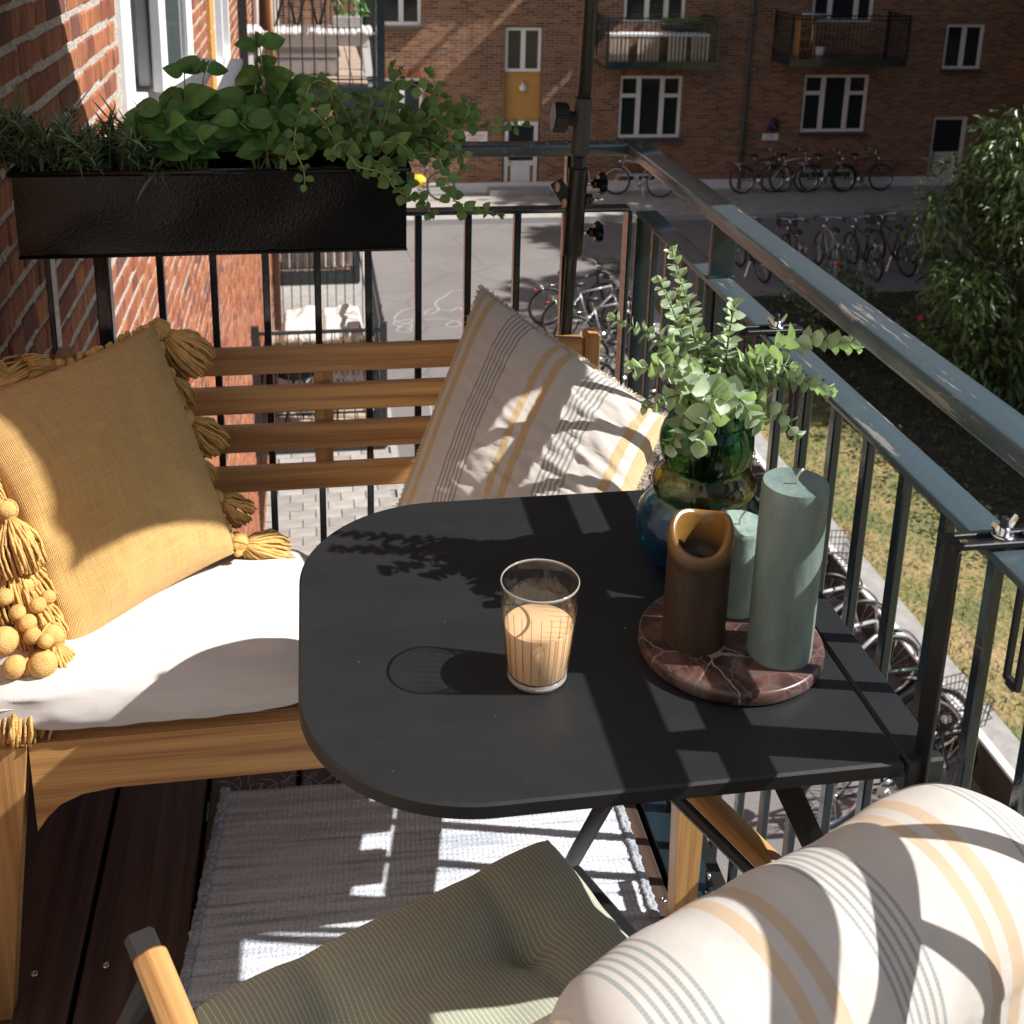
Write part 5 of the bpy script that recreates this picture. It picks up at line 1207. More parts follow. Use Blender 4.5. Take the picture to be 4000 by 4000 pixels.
# ------------------------------------------------------------------ rug
rg = thing('woven_rug', 'pale grey blue woven rag rug with braided edges lying on the deck', 'rug', (.87, -1.1, 0)); RO = Vector((.87, -1.1, 0))
cFL, cFR, cNL, cNR = Vector((.535, -.398, .001)), Vector((1.243, -.425, .001)), Vector((.415, -1.75, .001)), Vector((1.225, -1.75, .001))
m, t, b = nt('rag_weave'); uv = coords(t, 'UV'); n1 = nd(t, 'ShaderNodeTexNoise', {'Vector': coords(t, 'UV', (2.5, 120, 1)), 'Scale': 1.0, 'Detail': 3.0}).outputs[0]
n2 = nd(t, 'ShaderNodeTexNoise', {'Vector': coords(t, 'UV', (150, 250, 1)), 'Scale': 1.0, 'Detail': 2.0}).outputs[0]
c = ramp(t, n1, [(.3, (.27, .31, .37)), (.45, (.50, .52, .56)), (.7, (.64, .65, .68))]); c = mixc(t, .4, c, ramp(t, n2, [(.3, (.3, .32, .36)), (.7, (.7, .7, .7))]), 'OVERLAY')
t.links.new(c, b.inputs['Base Color']); b.inputs['Roughness'].default_value = .95; b.inputs['Specular IOR Level'].default_value = .1; bump(t, b, n2, .001); m_rug = m
m_rugedge = plain('rug_edge_yarn', (.30, .32, .36), .95, var=.3, vs=50)
NU, NV = 150, 262
def rugf(u, v):
    p = cFL.lerp(cFR, u).lerp(cNL.lerp(cNR, u), v)
    row = v*NV; off = .5*(int(row) % 2); h = abs(math.sin(PI*row))**.6*abs(math.sin(PI*(u*NU*.93+off)))**.7
    p.z += .0012+.0046*h+.002*nz(u*7, v*16, 4); p.x += .0016*nz(u*3, v*60, 7); return p-RO
mb = MB(); mb.grid(rugf, 360, 560, 0, True); mb.build('weave', m_rug, rg)
for side in (0, 1):
    ebm = MB(); random.seed(5+side)
    for i in range(215):
        v = i/215; p = cFL.lerp(cNL, v) if side == 0 else cFR.lerp(cNR, v); s_ = 1 if side else -1
        ebm.ball(p-RO+Vector((s_*rnd(.001, .004), 0, .0055+rnd(-.001, .001))), .0056*rnd(.85, 1.2), 6, sc=(1.15, 1.0, .85))
        ebm.ball(p-RO+Vector((s_*rnd(.007, .010), .003, .005)), .0050*rnd(.85, 1.2), 6, sc=(1.15, 1.0, .85))
    ebm.build('braided_edge', m_rugedge, rg)
fr = MB(); random.seed(8)
for i in range(70):
    u = (i+rnd(0, 1))/70; p = cFL.lerp(cFR, u)-RO; P = [p+Vector((0, -.004, .004))]; d = Vector((rnd(-.6, .6), 1, 0)); q = P[0]
    for k in range(7):
        d = Vector((d.x+rnd(-.7, .7), d.y+rnd(-.55, .2), 0)); q = q+d.normalized()*.0062+Vector((0, 0, rnd(-.001, .003))); q.z = max(.003, min(.016, q.z)); P.append(q.copy())
    fr.tube(spline(P, 3), .0006, 4)
fr.build('fringe', m_rugedge, rg)

# ------------------------------------------------------------------ chair, its cushion and the throw
RZ = R_(23.2); CO = Vector((.893, -1.380, 0))
ch = thing('armchair', 'black framed armchair with wooden armrests in the foreground', 'chair', CO, None, RZ)
for s_ in (-1, 1):
    x = s_*.304
    f = MB()
    f.tube(spline([(x-.0, .205, .582), (x, .19, .584), (x, .0, .580), (x, -.22, .574), (x*.97, -.30, .55)], 6), .0115, 12)
    f.build('arm_frame', m_black, ch)
    tipm = MB(); tipm.bar((x, .226, .602), (x, .150, .604), .030, .013, (0, 0, 1), 0, .005); tipm.build('arm_tip', plain('worn_black_metal', (.03, .03, .032), .35, .3, var=.3), ch)
    A = MB(); P = spline([(x, .176, .611), (x, .168, .612), (x, 0, .608), (x, -.20, .592), (x, -.29, .582)], 6)
    n = 14; vs = []
    for q in P:
        for k in range(n):
            a = 2*PI*k/n; vs.append(Vector((q.x+.0165*math.cos(a), q.y, q.z+.0105*math.sin(a))))
    A.add(vs, [(i*n+k, i*n+(k+1) % n, (i+1)*n+(k+1) % n, (i+1)*n+k) for i in range(len(P)-1) for k in range(n)], 0, True)
    A.f += [tuple(range(n)), tuple(range((len(P)-1)*n, len(P)*n))[::-1]]; A.m += [0, 0]; A.sm += [False, False]
    A.build('armrest', m_teak1, ch)
    MB().tube([(x*.985, .195, .575), (x*1.12, .35, .28), (x*1.3, .50, 0)], .0115, 12).build('leg', m_black, ch)
    MB().tube(spline([(x*.97, -.26, .57), (x*.96, -.24, .40), (x*.98, -.34, 0)], 8), .0115, 12).build('leg', m_black, ch)
    MB().tube(spline([(x*.92, -.22, .39), (x*.94, -.27, .62), (x*.96, -.275, .775)], 8), .0115, 12).build('back_post', m_black, ch)
MB().box((0, 0, .385), (.53, .49, .02), ch=.006).build('seat', m_black, ch)
MB().tube([(-.292, -.275, .778), (.292, -.275, .778)], .0125, 12).build('back_rail', m_black, ch)
MB().box((0, -.262, .58), (.54, .008, .34), Matrix.Rotation(R_(7), 3, 'X'), ch=.003).build('backrest', m_black, ch)
gc = thing('chair_cushion', 'olive green pinstriped tufted seat cushion on the foreground chair', 'cushion', CO, None, RZ)
def tuft(x, y):
    d = 0
    for tx in (-.115, .115):
        for tyy in (-.11, .12):
            q = (x-tx)**2+(y-tyy)**2; d += .024*math.exp(-q/.0009)+.016*math.exp(-q/.006)
    for c_ in (-.115, .115): d += .006*math.exp(-((x-c_)/.018)**2)*(1 if abs(y) < .3 else 0)
    for c_ in (-.11, .12): d += .006*math.exp(-((y-c_)/.018)**2)
    return d
mb = MB(); gx0, gx1, gy0, gy1 = -.245, .228, -.235, .265
def gcs(sgn):
    def fn(u, v):
        a, c2 = 2*u-1, 2*v-1; pin_ = .03; uu = (a*(1-pin_*(1-c2*c2))+1)/2; vv = (c2*(1-pin_*(1-a*a))+1)/2
        x = gx0+(gx1-gx0)*uu; y = gy0+(gy1-gy0)*vv
        e = (max(0, 1-a**6)*max(0, 1-c2**6))**.42
        z = .426+sgn*.030*e
        if sgn > 0: z += e*(.016-tuft(x-(gx0+gx1)/2, y-(gy0+gy1)/2)+.004*nz(x*14, y*14, 2)+.012*nz(x*5, y*5, 6))
        return Vector((x, y, z))
    return fn
mb.grid(gcs(1), 110, 110); mb.grid(gcs(-1), 30, 30, flip=True); mb.build('cover', m_green, gc)
pp = MB()
for i, (A_, B_) in enumerate((((0, 0), (1, 0)), ((1, 0), (1, 1)), ((1, 1), (0, 1)), ((0, 1), (0, 0)))):
    pp.tube([gcs(1)(A_[0]+(B_[0]-A_[0])*k/24, A_[1]+(B_[1]-A_[1])*k/24)+Vector((0, 0, 0)) for k in range(25)], .0028, 6)
pp.build('piping', plain('olive_piping', (.19, .18, .125), .9), gc)
tr = thing('striped_throw', 'cream throw with ochre and grey stripes draped in thick folds over the chair back', 'blanket', CO, None, RZ)
def prof_pt(s_, lay):
    # s_: 0 hangs in front of the back, 1 hangs behind it towards the viewer
    R0 = BL_R - .017*lay
    a = PI*(1.0-s_*1.0)
    if s_ < .22: y, z = BL_Y+R0, BL_Z-.17*(1-s_/.22)
    elif s_ < .60: th = (s_-.22)/.38*PI; y, z = BL_Y+R0*math.cos(th), BL_Z+R0*math.sin(th)
    else: q = (s_-.60)/.40; y, z = BL_Y-R0-.03*q, BL_Z-.42*q
    return y, z
BL_R, BL_Y, BL_Z = .090, -.262, .748
XA, XB = -.095, .39
def drape(lay, ins):
    def fn(u, v):
        x = XA+ins+(XB-XA-ins*2)*u; y, z = prof_pt(v, lay)
        fold = .010*nz(x*5, v*2.5, 3+lay)+.004*nz(x*22, v*2.0, 8)+.0045*math.sin(x*30+v*2)*max(0, (v-.45))
        e = max(0, (x-.29)/.12); z -= .07*e*e; y += -.02*e*e
        if v >= .6: y -= fold*1.5
        elif v > .22: th = (v-.22)/.38*PI; y += fold*math.cos(th); z += fold*math.sin(th)
        # the hem at the left rolls inwards
        l = max(0, 1-u*14)
        k = .018*l*l
        if .22 < v < .6: th = (v-.22)/.38*PI; y -= k*math.cos(th); z -= k*math.sin(th)
        elif v >= .6: y += k
        return Vector((x, y, z))
    return fn
for lay, ins in ((0, 0), (1, .012), (2, .02)):
    mb = MB(); mb.grid(drape(lay, ins), 90, 110); o = mb.build('fold', m_throw, tr); o.modifiers.new('thick', 'SOLIDIFY').thickness = .005
hm = MB(); hm.tube([drape(0, 0)(0.0, k/80)+Vector((-.001, 0, -.002)) for k in range(81)], .0062, 8); hm.tube([drape(1, .012)(0.0, k/80) for k in range(81)], .006, 8); hm.tube([drape(0, 0)(1.0, k/80) for k in range(81)], .005, 8); hm.tube([drape(1, .012)(1.0, k/80) for k in range(81)], .005, 8); hm.build('hem', m_fringe, tr)

# ------------------------------------------------------------------ neighbours' balconies on our wall
nb_bar = {}
def neighbour(label, y0, y1, zd, zr, xo=1.40, xi=.12, sp=.108):
    o = thing('neighbour_balcony', label, 'balcony', (0, 0, 0), 'balconies further along our wall')
    MB().box(((xi+xo)/2, (y0+y1)/2, zd-.11), (xo-xi, y1-y0, .2), ch=.01).build('floor_slab', m_rail, o)
    n = int((xo-xi-.1)/.14)
    for i in range(n): MB().box((xi+.1+i*.14, (y0+y1)/2, zd+.0), (.13, y1-y0-.08, .024)).build('deck_board', plain('pale_deck', (.40, .30, .23), .8, var=.2) if 'pale_deck' not in bpy.data.materials else bpy.data.materials['pale_deck'], o)
    r = MB(); r.box(((xi+xo)/2, y0+.02, zr), (xo-xi, .045, .03), ch=.004); r.build('rail', m_rail, o)
    r = MB(); r.box((xo-.02, (y0+y1)/2, zr+.0005), (.045, y1-y0-.05, .0305), ch=.004); r.build('rail', m_rail, o)
    r = MB(); r.box(((xi+xo)/2, y1-.02, zr), (xo-xi, .045, .03), ch=.004); r.build('rail', m_rail, o)
    h = zr-zd+.05; key = round(h, 3)
    if key not in nb_bar: me = MB().box((0, 0, 0), (.012, .014, h)).mesh('bar'); me.materials.append(m_rail); nb_bar[key] = me
    me = nb_bar[key]
    for i in range(int((xo-xi-.06)/sp)+1):
        for y in (y0+.02, y1-.02): link('bar', me, o, (xo-.09-i*sp, y, zr-h/2-.015))
    for j in range(int((y1-y0-.1)/sp)+1): link('bar', me, o, (xo-.02, y0+.08+j*sp, zr-h/2-.015))
    for (x, y) in ((xo-.02, y0+.02), (xo-.02, y1-.02), (xi+.02, y0+.02)): MB().box((x, y, (zd+zr)/2-.05), (.075, .06, zr-zd+.25)).build('post', m_rail, o)
    MB().box(((xi+xo)/2, y0+.02, zd+.06), (xo-xi-.1, .03, .012)).build('bottom_rail', m_rail, o)
    return o
neighbour('neighbour balcony at our own height behind the herbs, holding a white slatted table', 8.90, 12.0, -.12, 1.02)
neighbour('neighbour balcony one floor down beyond the bench back, holding a white covered sofa', 8.84, 11.9, -3.62, -2.53)
neighbour('farthest neighbour balcony low down with white curtains behind its bars', 15.2, 18.0, -3.92, -2.6)
Y = 9.35
def nbp(px, py, y=Y): return on_y(px, py, y)
a, c2 = nbp(950, 130), nbp(1462, 140); zt_ = nbp(1200, 122).z
wt = thing('slatted_table', 'white slatted garden table on the neighbour balcony at our height', 'table', ((a.x+c2.x)/2, Y+.3, -.10)); L = c2.x-a.x; H = zt_+.10
n = 22
sl = MB().box((0, 0, 0), (L/n*.86, .62, .035), ch=.008).mesh('slat'); sl.materials.append(m_white)
for i in range(n): link('slat', sl, wt, (-L/2+L*(i+.5)/n, 0, H-.02))
MB().box((0, -.24, H-.095), (L-.1, .03, .10)).build('apron', m_offwhite, wt)
for x in (-L/2+.08, L/2-.08): MB().bar((x, -.22, H-.1), (x+(.03 if x > 0 else -.03), -.26, 0), .07, .05).build('leg', m_white, wt); MB().bar((x, .22, H-.1), (x, .26, 0), .06, .05).build('leg', m_white, wt)
a, c2 = nbp(1030, 300, 9.45), nbp(1325, 300, 9.45); zt2 = nbp(1180, 218, 9.45).z
sb = thing('storage_box', 'white ribbed storage box under the slatted table on the neighbour balcony', 'box', ((a.x+c2.x)/2, 9.75, -.10)); L = c2.x-a.x; H = zt2+.10
MB().box((0, 0, H/2-.02), (L, .5, H-.04), ch=.015).build('body', m_white, sb); MB().box((0, 0, H+.0), (L+.03, .54, .05), ch=.012).build('lid', m_offwhite, sb)
for i in range(6): MB().box((-L/2+L*(i+.5)/6, -.255, H/2-.03), (L/6*.55, .02, H*.72), ch=.006).build('panel', m_white, sb)
a, c2 = nbp(1296, 90, 9.9), nbp(1410, 90, 9.9); zt3, zb3 = nbp(1350, 56, 9.9).z, nbp(1350, 122, 9.9).z
gp2 = thing('plant_pot', 'square grey concrete plant pot with canes standing on the slatted table', 'pot', ((a.x+c2.x)/2, 9.75, zt_+.004)); L = c2.x-a.x
MB().box((0, 0, (zt3-zt_)/2), (L, .22, zt3-zt_), ch=.01).build('pot', m_conc, gp2)
for x in (-.02, .05, .09): MB().tube([(x, 0, .1), (x+.02, 0, 1.1)], .008, 5).build('cane', plain('bamboo_cane', (.55, .42, .2), .6) if 'bamboo_cane' not in bpy.data.materials else bpy.data.materials['bamboo_cane'], gp2)
lf = MB(); random.seed(3)
for i in range(300): p = Vector((rnd(-.12, .2), rnd(-.12, .12), zt3-zt_+rnd(0, .7))); d = rv(); x = d.orthogonal().normalized()*.02; lf.add([p-x, p+d.normalized()*.05, p+x], [(0, 1, 2)])
lf.build('foliage', m_leaf_bas, gp2, kind='stuff')
fc = thing('folding_chair', 'black folding chair frames leaning behind the slatted table', 'chair', (nbp(1200, 60, 10.3).x, 10.3, -.10)); k = MB()
for x in (-.22, .0, .22): k.bar((x-.12, 0, .3), (x+.14, .06, 1.3), .035, .02); k.bar((x+.12, .05, .3), (x-.10, 0, 1.25), .03, .02)
k.build('frame', m_black, fc)
for z in (.75, .9, 1.05): MB().box((0, .04, z), (.5, .02, .06)).build('back_slat', m_black, fc)
pl2 = thing('wooden_parasol', 'folded brown parasol leaning on the wall of the neighbour balcony', 'parasol', (.3, 9.2, -.1))
MB().tube([(.09, 0, 0), (.03, .05, 1.6)], .03, 8).build('pole', m_teak2, pl2); MB().lathe([(.015, .45), (.06, .5), (.045, 1.5), (.01, 1.55)], 10, c=(.03, .02, 0)).build('cloth', plain('rust_cloth', (.16, .05, .02), .9), pl2)
# lower balcony: covered sofa, dry flower box, covered grill, red cloth
sf = thing('covered_sofa', 'white rumpled cover over a sofa on the lower neighbour balcony', 'cover', (.80, 10.0, -3.6)); 
def cov(u, v):
    a = (2*u-1); q = (2*v-1); ex = min(1, 5*(1-abs(a))); ey = min(1, 5*(1-abs(q)))
    z = .72*min(ex, ey)**.45+.05*nz(u*4, v*5, 1)+.02*nz(u*12, v*14, 4)-.10*math.exp(-((a+.05)/.06)**2)*ey
    return Vector((a*.50, q*.72, max(.02, z)))
mb = MB(); mb.grid(cov, 60, 60); mb.build('cover', plain('white_tarp', (.62, .60, .55), .7, var=.12, vs=3), sf)
db = thing('flower_box', 'long box of dry brown plants hung inside the lower neighbour rail', 'planter', (.80, 8.98, -2.78))
MB().box((0, 0, 0), (1.0, .16, .16), ch=.01).build('box', m_black, db); lf = MB(); random.seed(6)
for i in range(500): p = Vector((rnd(-.5, .5), rnd(-.08, .08), .08)); d = Vector((rnd(-.5, .5), rnd(-.5, .5), 1)).normalized()*rnd(.03, .12); x = d.orthogonal().normalized()*.004; lf.add([p-x, p+d, p+x], [(0, 1, 2)])
lf.build('dry_plants', plain('dry_stalks', (.20, .13, .07), .9, var=.5, vs=8, island=.4), db, kind='stuff')
kg = thing('covered_grill', 'grill under a black cover on the lower neighbour balcony', 'grill', (.52, 9.25, -3.6)); 
mb = MB(); mb.grid(lambda u, v: Vector(((.23+.02*nz(u*9, v*3))*math.cos(2*PI*u)*(1 if v < .6 else math.cos((v-.6)/.4*PI/2)), (.23+.02*nz(u*9, v*3, 4))*math.sin(2*PI*u)*(1 if v < .6 else math.cos((v-.6)/.4*PI/2)), .5+.22*v+(.10*math.sin(max(0, v-.6)/.4*PI/2)))), 30, 16); mb.build('cover', plain('black_cover', (.012, .012, .014), .5), kg)
for k in range(3): MB().bar((.02*math.cos(k*2.1), .02*math.sin(k*2.1), .5), (.26*math.cos(k*2.1), .26*math.sin(k*2.1), 0), .02, .02).build('leg', m_black, kg)
rc = MB(); rc.grid(lambda u, v: Vector((1.405+.012*math.sin(u*14), 9.15+.9*u, -2.55-.55*v)), 30, 4); tag(rc.build('red_cloth', plain('crimson_cloth', (.42, .02, .07), .8)), 'crimson cloth hanging over the side rail of the lower neighbour balcony', 'cloth')
cr = thing('wire_chair', 'dark wire chair on the boards of the lower neighbour balcony', 'chair', (1.12, 9.3, -3.6)); k = MB()
for x in (-.2, .2):
    for y in (-.2, .2): k.bar((x, y, 0), (x*.9, y*.9, .45), .02, .02)
for i in range(8): k.tube([(-.2+i*.057, -.2, .45), (-.2+i*.057, .18, .45), (-.2+i*.057, .25, .82)], .006, 5)
k.build('frame', m_black, cr)
cu = MB(); random.seed(2)
cu.grid(lambda u, v: Vector((.25+1.08*u, 15.45+.05*math.sin(u*50), -3.9+1.25*v)), 90, 3); tag(cu.build('curtain', plain('white_curtain', (.62, .58, .56), .9, var=.2, vs=6)), 'white pleated curtain behind the bars of the farthest neighbour balcony', 'curtain')

# ------------------------------------------------------------------ bicycles
BIKES = {}
def make_bike(name, label, group, col, basket=False, cloth=None):
    o = thing(name, label, 'bicycle', (0, 0, 0), group); fm = plain('bike_paint_'+name[:0]+str(len(BIKES)), col, .3, .2, var=.1, coat=.5)
    for x in (-.53, .53):
        w_ = MB(); n = 30
        w_.lathe([(.300, -.018), (.335, -.018), (.345, 0), (.335, .018), (.300, .018), (.300, -.018)], n, (x, 0, .345), M=Matrix.Rotation(PI/2, 3, 'X'))
        wh = w_.build('wheel', m_plastic, o); sp = MB()
        sp.lathe([(.286, -.010), (.301, -.012), (.301, .012), (.286, .010), (.286, -.010)], n, (x, 0, .345), M=Matrix.Rotation(PI/2, 3, 'X'))
        for k in range(14): a = 2*PI*k/14; sp.bar((x, .012*(-1)**k, .345), (x+.29*math.cos(a), 0, .345+.29*math.sin(a)), .004, .004)
        sp.cyl((x, -.04, .345), (x, .04, .345), .022, 8); sp.build('rim', m_chrome, wh)
        md = MB(); md.lathe([(.362, -.028), (.368, 0), (.362, .028)], n, (x, 0, .345), M=Matrix.Rotation(PI/2, 3, 'X')); md.f = [f for f in md.f if sum(md.v[i][2] for i in f)/len(f) > .36]; md.m = md.m[:len(md.f)]; md.sm = md.sm[:len(md.f)]; md.build('mudguard', fm, o, kind='stuff') if False else None
    f = MB(); bb_, st, hd, hd2 = (-.06, 0, .30), (-.20, 0, .78), (.36, 0, .86), (.39, 0, .72)
    for A_, B_ in ((bb_, st), (bb_, hd2), (st, hd), (hd, hd2)): f.tube([A_, B_], .017, 8)
    for y in (-.05, .05): f.tube([(-.53, y, .345), (-.06, y*.4, .30)], .009, 6); f.tube([(-.53, y, .345), (-.19, y*.3, .74)], .008, 6); f.tube([(.53, y, .345), (.40, y*.7, .70)], .011, 6)
    f.build('frame', fm, o)
    h = MB(); h.tube(spline([(.24, -.30, 1.03), (.34, -.24, 1.05), (.38, -.08, 1.03), (.36, 0, 1.02), (.38, .08, 1.03), (.34, .24, 1.05), (.24, .30, 1.03)], 4), .012, 6); h.cyl((.36, 0, .86), (.35, 0, 1.03), .013, 8)
    hb = h.build('handlebar', m_chrome, o); gq = MB()
    for y in (-.30, .30): gq.tube([(.30, y*.92, 1.045), (.20, y*1.01, 1.022)], .018, 7)
    gq.build('grip', m_plastic, hb)
    s = MB(); s.ball((-.24, 0, .94), .13, 10, sc=(1.0, .62, .35)); s.build('saddle', m_plastic, o); MB().cyl((-.2, 0, .76), (-.235, 0, .92), .013, 8).build('seat_post', m_chrome, o)
    p = MB(); p.lathe([(0, -.006), (.09, -.006), (.09, .006), (0, .006)], 16, (-.06, -.04, .30), M=Matrix.Rotation(PI/2, 3, 'X')); p.bar((-.06, -.07, .30), (.03, -.07, .16), .018, .01); p.bar((-.06, .07, .30), (-.15, .07, .44), .018, .01); p.box((.03, -.11, .16), (.09, .08, .02)); p.box((-.15, .11, .44), (.09, .08, .02)); p.build('crankset', m_steel, o)
    rr = MB(); rr.tube([(-.32, -.06, .76), (-.72, -.06, .74)], .007, 5); rr.tube([(-.32, .06, .76), (-.72, .06, .74)], .007, 5); [rr.tube([(-.36-k*.1, -.06, .755), (-.36-k*.1, .06, .755)], .005, 5) for k in range(4)]; rr.tube([(-.55, -.06, .35), (-.65, -.06, .745)], .006, 5); rr.tube([(-.55, .06, .35), (-.65, .06, .745)], .006, 5); rr.build('luggage_rack', m_steel, o)
    MB().ball((-.76, 0, .66), .03, 8).build('tail_light', plain('red_lens', (.5, .015, .01), .3) if 'red_lens' not in bpy.data.materials else bpy.data.materials['red_lens'], o)
    MB().ball((.46, 0, .82), .045, 8).build('headlamp', m_chrome, o)
    if basket:
        bk = MB(); mw = m_plastic
        for k in range(9):
            y = -.16+.04*k; bk.tube([(.44, y, .82), (.42, y, 1.06)], .004, 4); bk.tube([(.70, y, .82), (.74, y, 1.06)], .004, 4); bk.tube([(.44, y, .82), (.70, y, .82)], .004, 4)
        for k in range(7):
            x = .44+.043*k; bk.tube([(x, -.16, .82), (x, -.18, 1.06)], .004, 4); bk.tube([(x, .16, .82), (x, .18, 1.06)], .004, 4)
        for z in (.90, .98, 1.06): bk.tube([(.42, -.18, z), (.74, -.18, z), (.74, .18, z), (.42, .18, z), (.42, -.18, z)], .006, 4)
        bk.build('basket', mw, o)
    st_ = MB(); st_.bar((-.10, .06, .30), (-.16, .20, .02), .016, .01); st_.build('kickstand', m_steel, o)
    BIKES[name] = o; index_kids(o); return o
GA = 'bicycles parked along the lawn edging'; GB = 'bicycles parked at the far end of the lawn'; GC = 'bicycles leaning along the opposite building'
b_black = make_bike('bicycle', 'black bicycle nearest the viewer at the lawn edging, with a wire front basket', GA, (.01, .01, .012), True)
b_silver = make_bike('bicycle', 'silver framed bicycle parked at the lawn edging', GA, (.35, .36, .37))
b_dark = make_bike('bicycle', 'dark green bicycle parked at the lawn edging', GA, (.015, .03, .03))
b_white = make_bike('bicycle', 'white bicycle in the shade under the window', GC, (.55, .56, .57))
protos = [b_black, b_silver, b_dark, b_white]; used = set()
def bike(proto, loc, rz, label, group, lean=0.0):
    o = proto if proto.name not in used else copy_tree(proto); used.add(proto.name)
    o.location = loc; o.rotation_euler = (lean, 0, rz); o['label'] = label; o['group'] = group; return o
random.seed(14)
names_ = ['wire basket', 'bare handlebar']
rowA = [5.0, 5.65, 6.3, 6.95, 7.55, 8.3, 9.6, 10.8, 12.3, 13.3, 14.2, 15.1, 15.9, 16.6]
ordn = ['first', 'second', 'third', 'fourth', 'fifth', 'sixth', 'seventh', 'eighth', 'ninth', 'tenth', 'eleventh', 'twelfth', 'thirteenth', 'fourteenth']
for i, y in enumerate(rowA):
    p = (b_black, b_silver, b_dark)[(i*2+i//3) % 3]; kind = {b_black: 'black bicycle with a wire front basket', b_silver: 'silver bicycle', b_dark: 'dark green bicycle'}[p]
    bike(p, (5.22+rnd(-.1, .1), y, G), rnd(-.22, .22)+(.0 if i % 3 else .1), '%s, %s from the viewer along the lawn edging' % (kind, ordn[i]), GA, rnd(-.08, .12))
for i, (x, y) in enumerate(((10.0, 18.9), (10.75, 19.0), (11.5, 18.9), (12.2, 19.1), (12.8, 18.9), (9.2, 19.0))):
    p = (b_black, b_silver, b_dark)[i % 3]; kind = ('black bicycle with basket', 'silver bicycle', 'dark green bicycle')[i % 3]
    bike(p, (x, y, G), PI/2+rnd(-.2, .2), '%s parked at the far lawn end, %s from the left' % (kind, ('second', 'third', 'fourth', 'fifth', 'sixth', 'first')[i]), GB, rnd(-.1, .1))
q = on_z(2510, 785, G+.12); bike(b_silver, (q.x, FY-.7, G+.12), PI-.35, 'silver bicycle half in the sun before the basement window right of the door', GC, .12)
q = on_z(3130, 775, G+.12); bike(b_white, (q.x, FY-.55, G+.12), 0.05, 'white framed bicycle under the shaded ground floor window', GC, -.12)
for px, lab in ((3270, 'bicycle with a dark child seat beside the white one in the facade shade'), (3420, 'dark bicycle leaning in the facade shade, left of the right hand door'), (3010, 'dark bicycle leaning under the round sign in the facade shade')):
    q = on_z(px, 778, G+.12); bike(b_dark, (q.x, FY-.6, G+.12), .08, lab, GC, -.1)
q = on_z(1640, 800, G+.12); o = bike(b_dark, (q.x, FY-.7, G+.12), 2.9, 'bicycle carrying a yellow bag left of the entrance door', GC, .1)
yb2 = MB(); yb2.ball((0, 0, 0), .19, 12, sc=(1.1, .8, .8)); tag(yb2.build('yellow_bag', plain('yellow_cloth', (.75, .47, .02), .6), loc=(on_y(1632, 706, FY-.7).x, FY-.7, on_y(1632, 706, FY-.7).z)), 'bright yellow bag on the bicycle left of the entrance door', 'bag')
# ------------------------------------------------------------------ trees and bushes
def tree(name, label, base, height, crown, nleaf, lsize, leafm, seed, aspect=2.6, trunk=.16, clumps=26, group=None, droop=.3, zlo=.35):
    random.seed(seed); o = thing(name, label, 'tree', base, group); tk = MB(); lf = MB()
    tk.tube(spline([(0, 0, 0), (rnd(-.1, .1), rnd(-.1, .1), height*.3), (rnd(-.2, .2), rnd(-.2, .2), height*.75)], 6), [trunk*(1-.75*i/12) for i in range(13)], 9)
    cl = []
    for i in range(clumps):
        a = rnd(0, 2*PI); rr = math.sqrt(random.random())*.95; zf = rnd(zlo, 1.0); k = math.sin(PI*min(1, (zf-zlo)/(1-zlo)*.8+.18))
        c_ = Vector((crown*rr*k*math.cos(a), crown*rr*k*math.sin(a), height*zf)); cl.append((c_, rnd(.55, 1.1)*crown*.42))
        b0 = Vector((0, 0, height*rnd(.25, .6))); tk.tube(spline([b0, b0.lerp(c_, .55)+Vector((0, 0, .2)), c_], 5), [trunk*.34*(1-.8*j/11) for j in range(11)], 6)
    for i in range(nleaf):
        c_, r = random.choice(cl); d = rv(); d = d.normalized()*(random.random()**.4)*r; p = c_+Vector((d.x, d.y, d.z*.75))
        dd = (d.normalized()*.6+rv(.8)+Vector((0, 0, -droop))).normalized(); x = dd.cross(rv()).normalized(); L = lsize*rnd(.6, 1.3); w2 = L/aspect/2
        lf.add([p, p+dd*L*.5+x*w2, p+dd*L+Vector((0, 0, -droop*L*.4)), p+dd*L*.5-x*w2], [(0, 1, 2, 3)])
    tk.build('trunk', m_bark, o); lf.build('crown', leafm, o, kind='stuff'); return o
m_bark = plain('bark', (.09, .065, .045), .95, var=.4, vs=10, bmp=.02, bs=14)
m_tl = plain('tree_leaf', (.07, .115, .032), .34, var=.35, vs=1.2, island=.4, trans=.25); m_tl2 = plain('dark_tree_leaf', (.05, .085, .025), .5, var=.3, vs=.7, island=.3, trans=.15)
tree('leafy_tree', 'drooping narrow leaved tree on the lawn at the right edge', (10.75, 12.8, G), 4.0, 1.65, 11000, .17, m_tl, 5, 3.4, .09, 46, None, .6, .10)
for i, (x, y, h, cr, lab) in enumerate(((20.2, 22.4, 14.0, 3.2, 'tall leafy tree beside the street in front of the brick building'), (17.2, 15.0, 11.5, 3.2, 'broad dark leafy tree at the lawn end near the street'), (19.5, 18.8, 13.0, 3.0, 'dense dark leafy tree at the far corner of the courtyard'))):
    tree('tall_tree', lab, (x, y, G), h, cr, 13000, .42, m_tl2, 50+i, 1.8, .3, 40, 'tall trees shading the street', .2, .3)
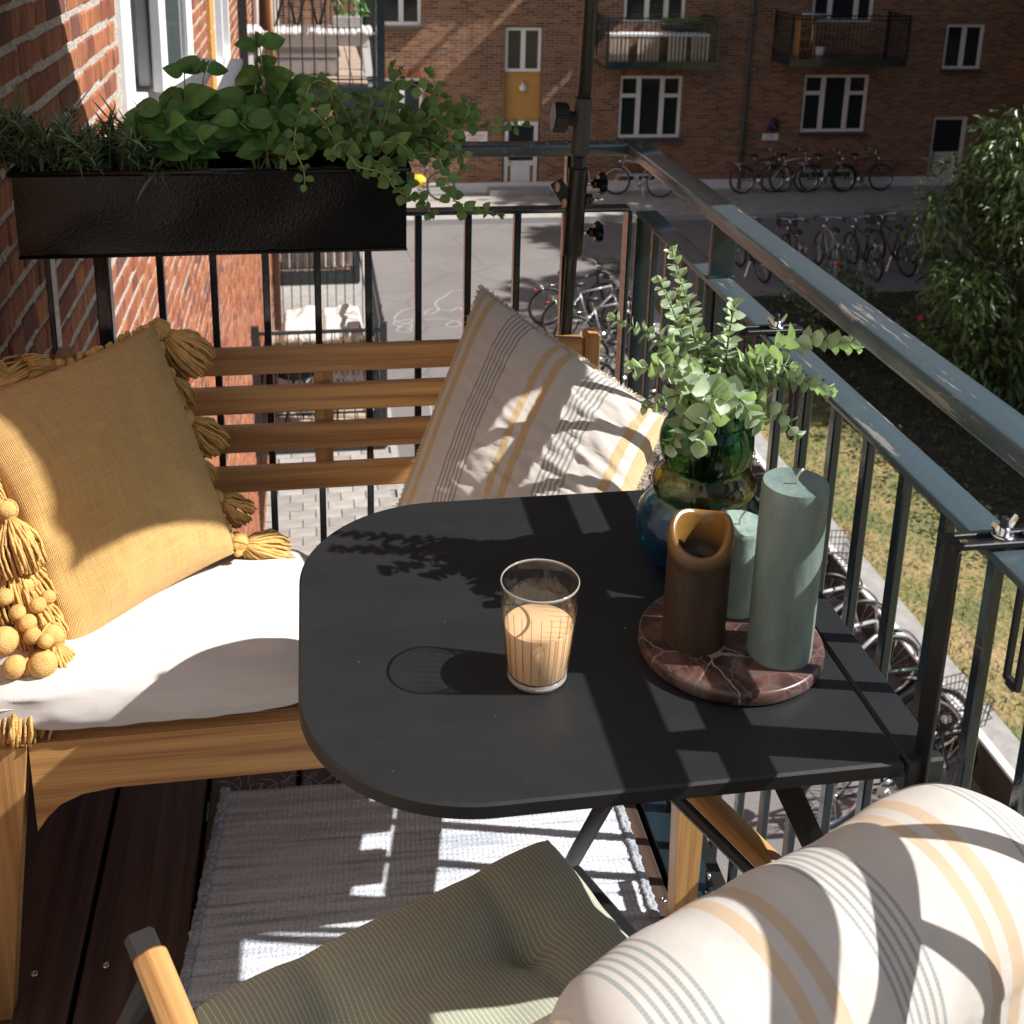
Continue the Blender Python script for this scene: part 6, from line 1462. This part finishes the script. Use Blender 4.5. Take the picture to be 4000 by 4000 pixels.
def block(name, label, x0, x1, y0, y1, top, face):
    o = thing(name, label, 'building', (0, 0, 0)); MB().box(((x0+x1)/2, (y0+y1)/2, (G+top)/2), (x1-x0, y1-y0, top-G)).build('wall', m_fbrick, o)
    fm = MB().box((0, 0, 0), (.08, 1.5, 1.5)).mesh('window'); fm.materials.append(m_white); pm = MB()
    for a in (-.36, .36): pm.box((0, a, 0), (.09, .62, 1.34))
    pm = pm.mesh('pane'); pm.materials.append(m_pane)
    L = (y1-y0) if face == 'x' else (x1-x0)
    for k in range(int((top-G)/3)):
        for j in range(int(L/3.2)):
            q = (x0-.02, y0+1.6+j*3.2, G+1.9+k*2.9) if face == 'x' else (x0+1.6+j*3.2, y1+.02, G+1.9+k*2.9)
            w_ = link('window', fm, o, q); p_ = link('pane', pm, w_)
            if face != 'x': w_.rotation_euler = (0, 0, PI/2)
block('unseen_brick_wing', 'unseen brick wing added on the right to shade the lawn and facade', 22.4, 32, 4, 25.4, 8.6, 'x')  # out of view, added to shade the lawn and the facade
block('unseen_brick_wing', 'unseen brick block added behind the viewer to cut the sky light', -8, 40, -40, -30, 8.6, 'y')  # out of view, added to block part of the sky light

rb = thing('rose_bush', 'rose bush with a few red flowers on the lawn behind the lower rail', 'bush', (8.9, 14.7, G)); random.seed(19); st = MB(); lf = MB(); 
for i in range(26):
    a = rnd(0, 6.28); tip = Vector((rnd(.2, .85)*math.cos(a), rnd(.2, .7)*math.sin(a), rnd(.5, 1.55))); P = spline([(0, 0, 0), tip*.5+Vector((0, 0, .25)), tip], 6); st.tube(P, .012, 4)
    for j in range(75): p = random.choice(P[3:])+rv(.2); d = rv().normalized(); x = d.orthogonal().normalized()*.028; L = rnd(.06, .11); lf.add([p, p+d*L*.5+x, p+d*L, p+d*L*.5-x], [(0, 1, 2, 3)])
st.build('stem', m_bark, rb); lf.build('leaves', plain('rose_leaf', (.06, .11, .05), .4, var=.3, vs=3, island=.35, trans=.15), rb, kind='stuff'); m_rose = plain('red_petal', (.45, .015, .025), .6)
for p in ((-.05, -.55, 1.2), (.55, -.2, .8), (.3, .5, 1.4)): MB().ball(p, .075, 8, sc=(1, 1, .8)).build('flower', m_rose, rb)
rb2 = thing('rose_bush', 'darker rose bush with red blooms in the shade further right on the lawn', 'bush', (11.2, 14.2, G)); lf = MB()
for i in range(1500): p = Vector((rnd(-1.3, 1.3), rnd(-.6, .6), rnd(.1, 1.0))); d = rv().normalized(); x = d.orthogonal().normalized()*.03; L = rnd(.06, .12); lf.add([p, p+d*L*.5+x, p+d*L, p+d*L*.5-x], [(0, 1, 2, 3)])
lf.build('leaves', m_tl2, rb2, kind='stuff')
for i in range(7): MB().ball((rnd(-1.2, 1.2), rnd(-.6, 0), rnd(.6, 1.05)), .07, 7).build('flower', m_rose, rb2)
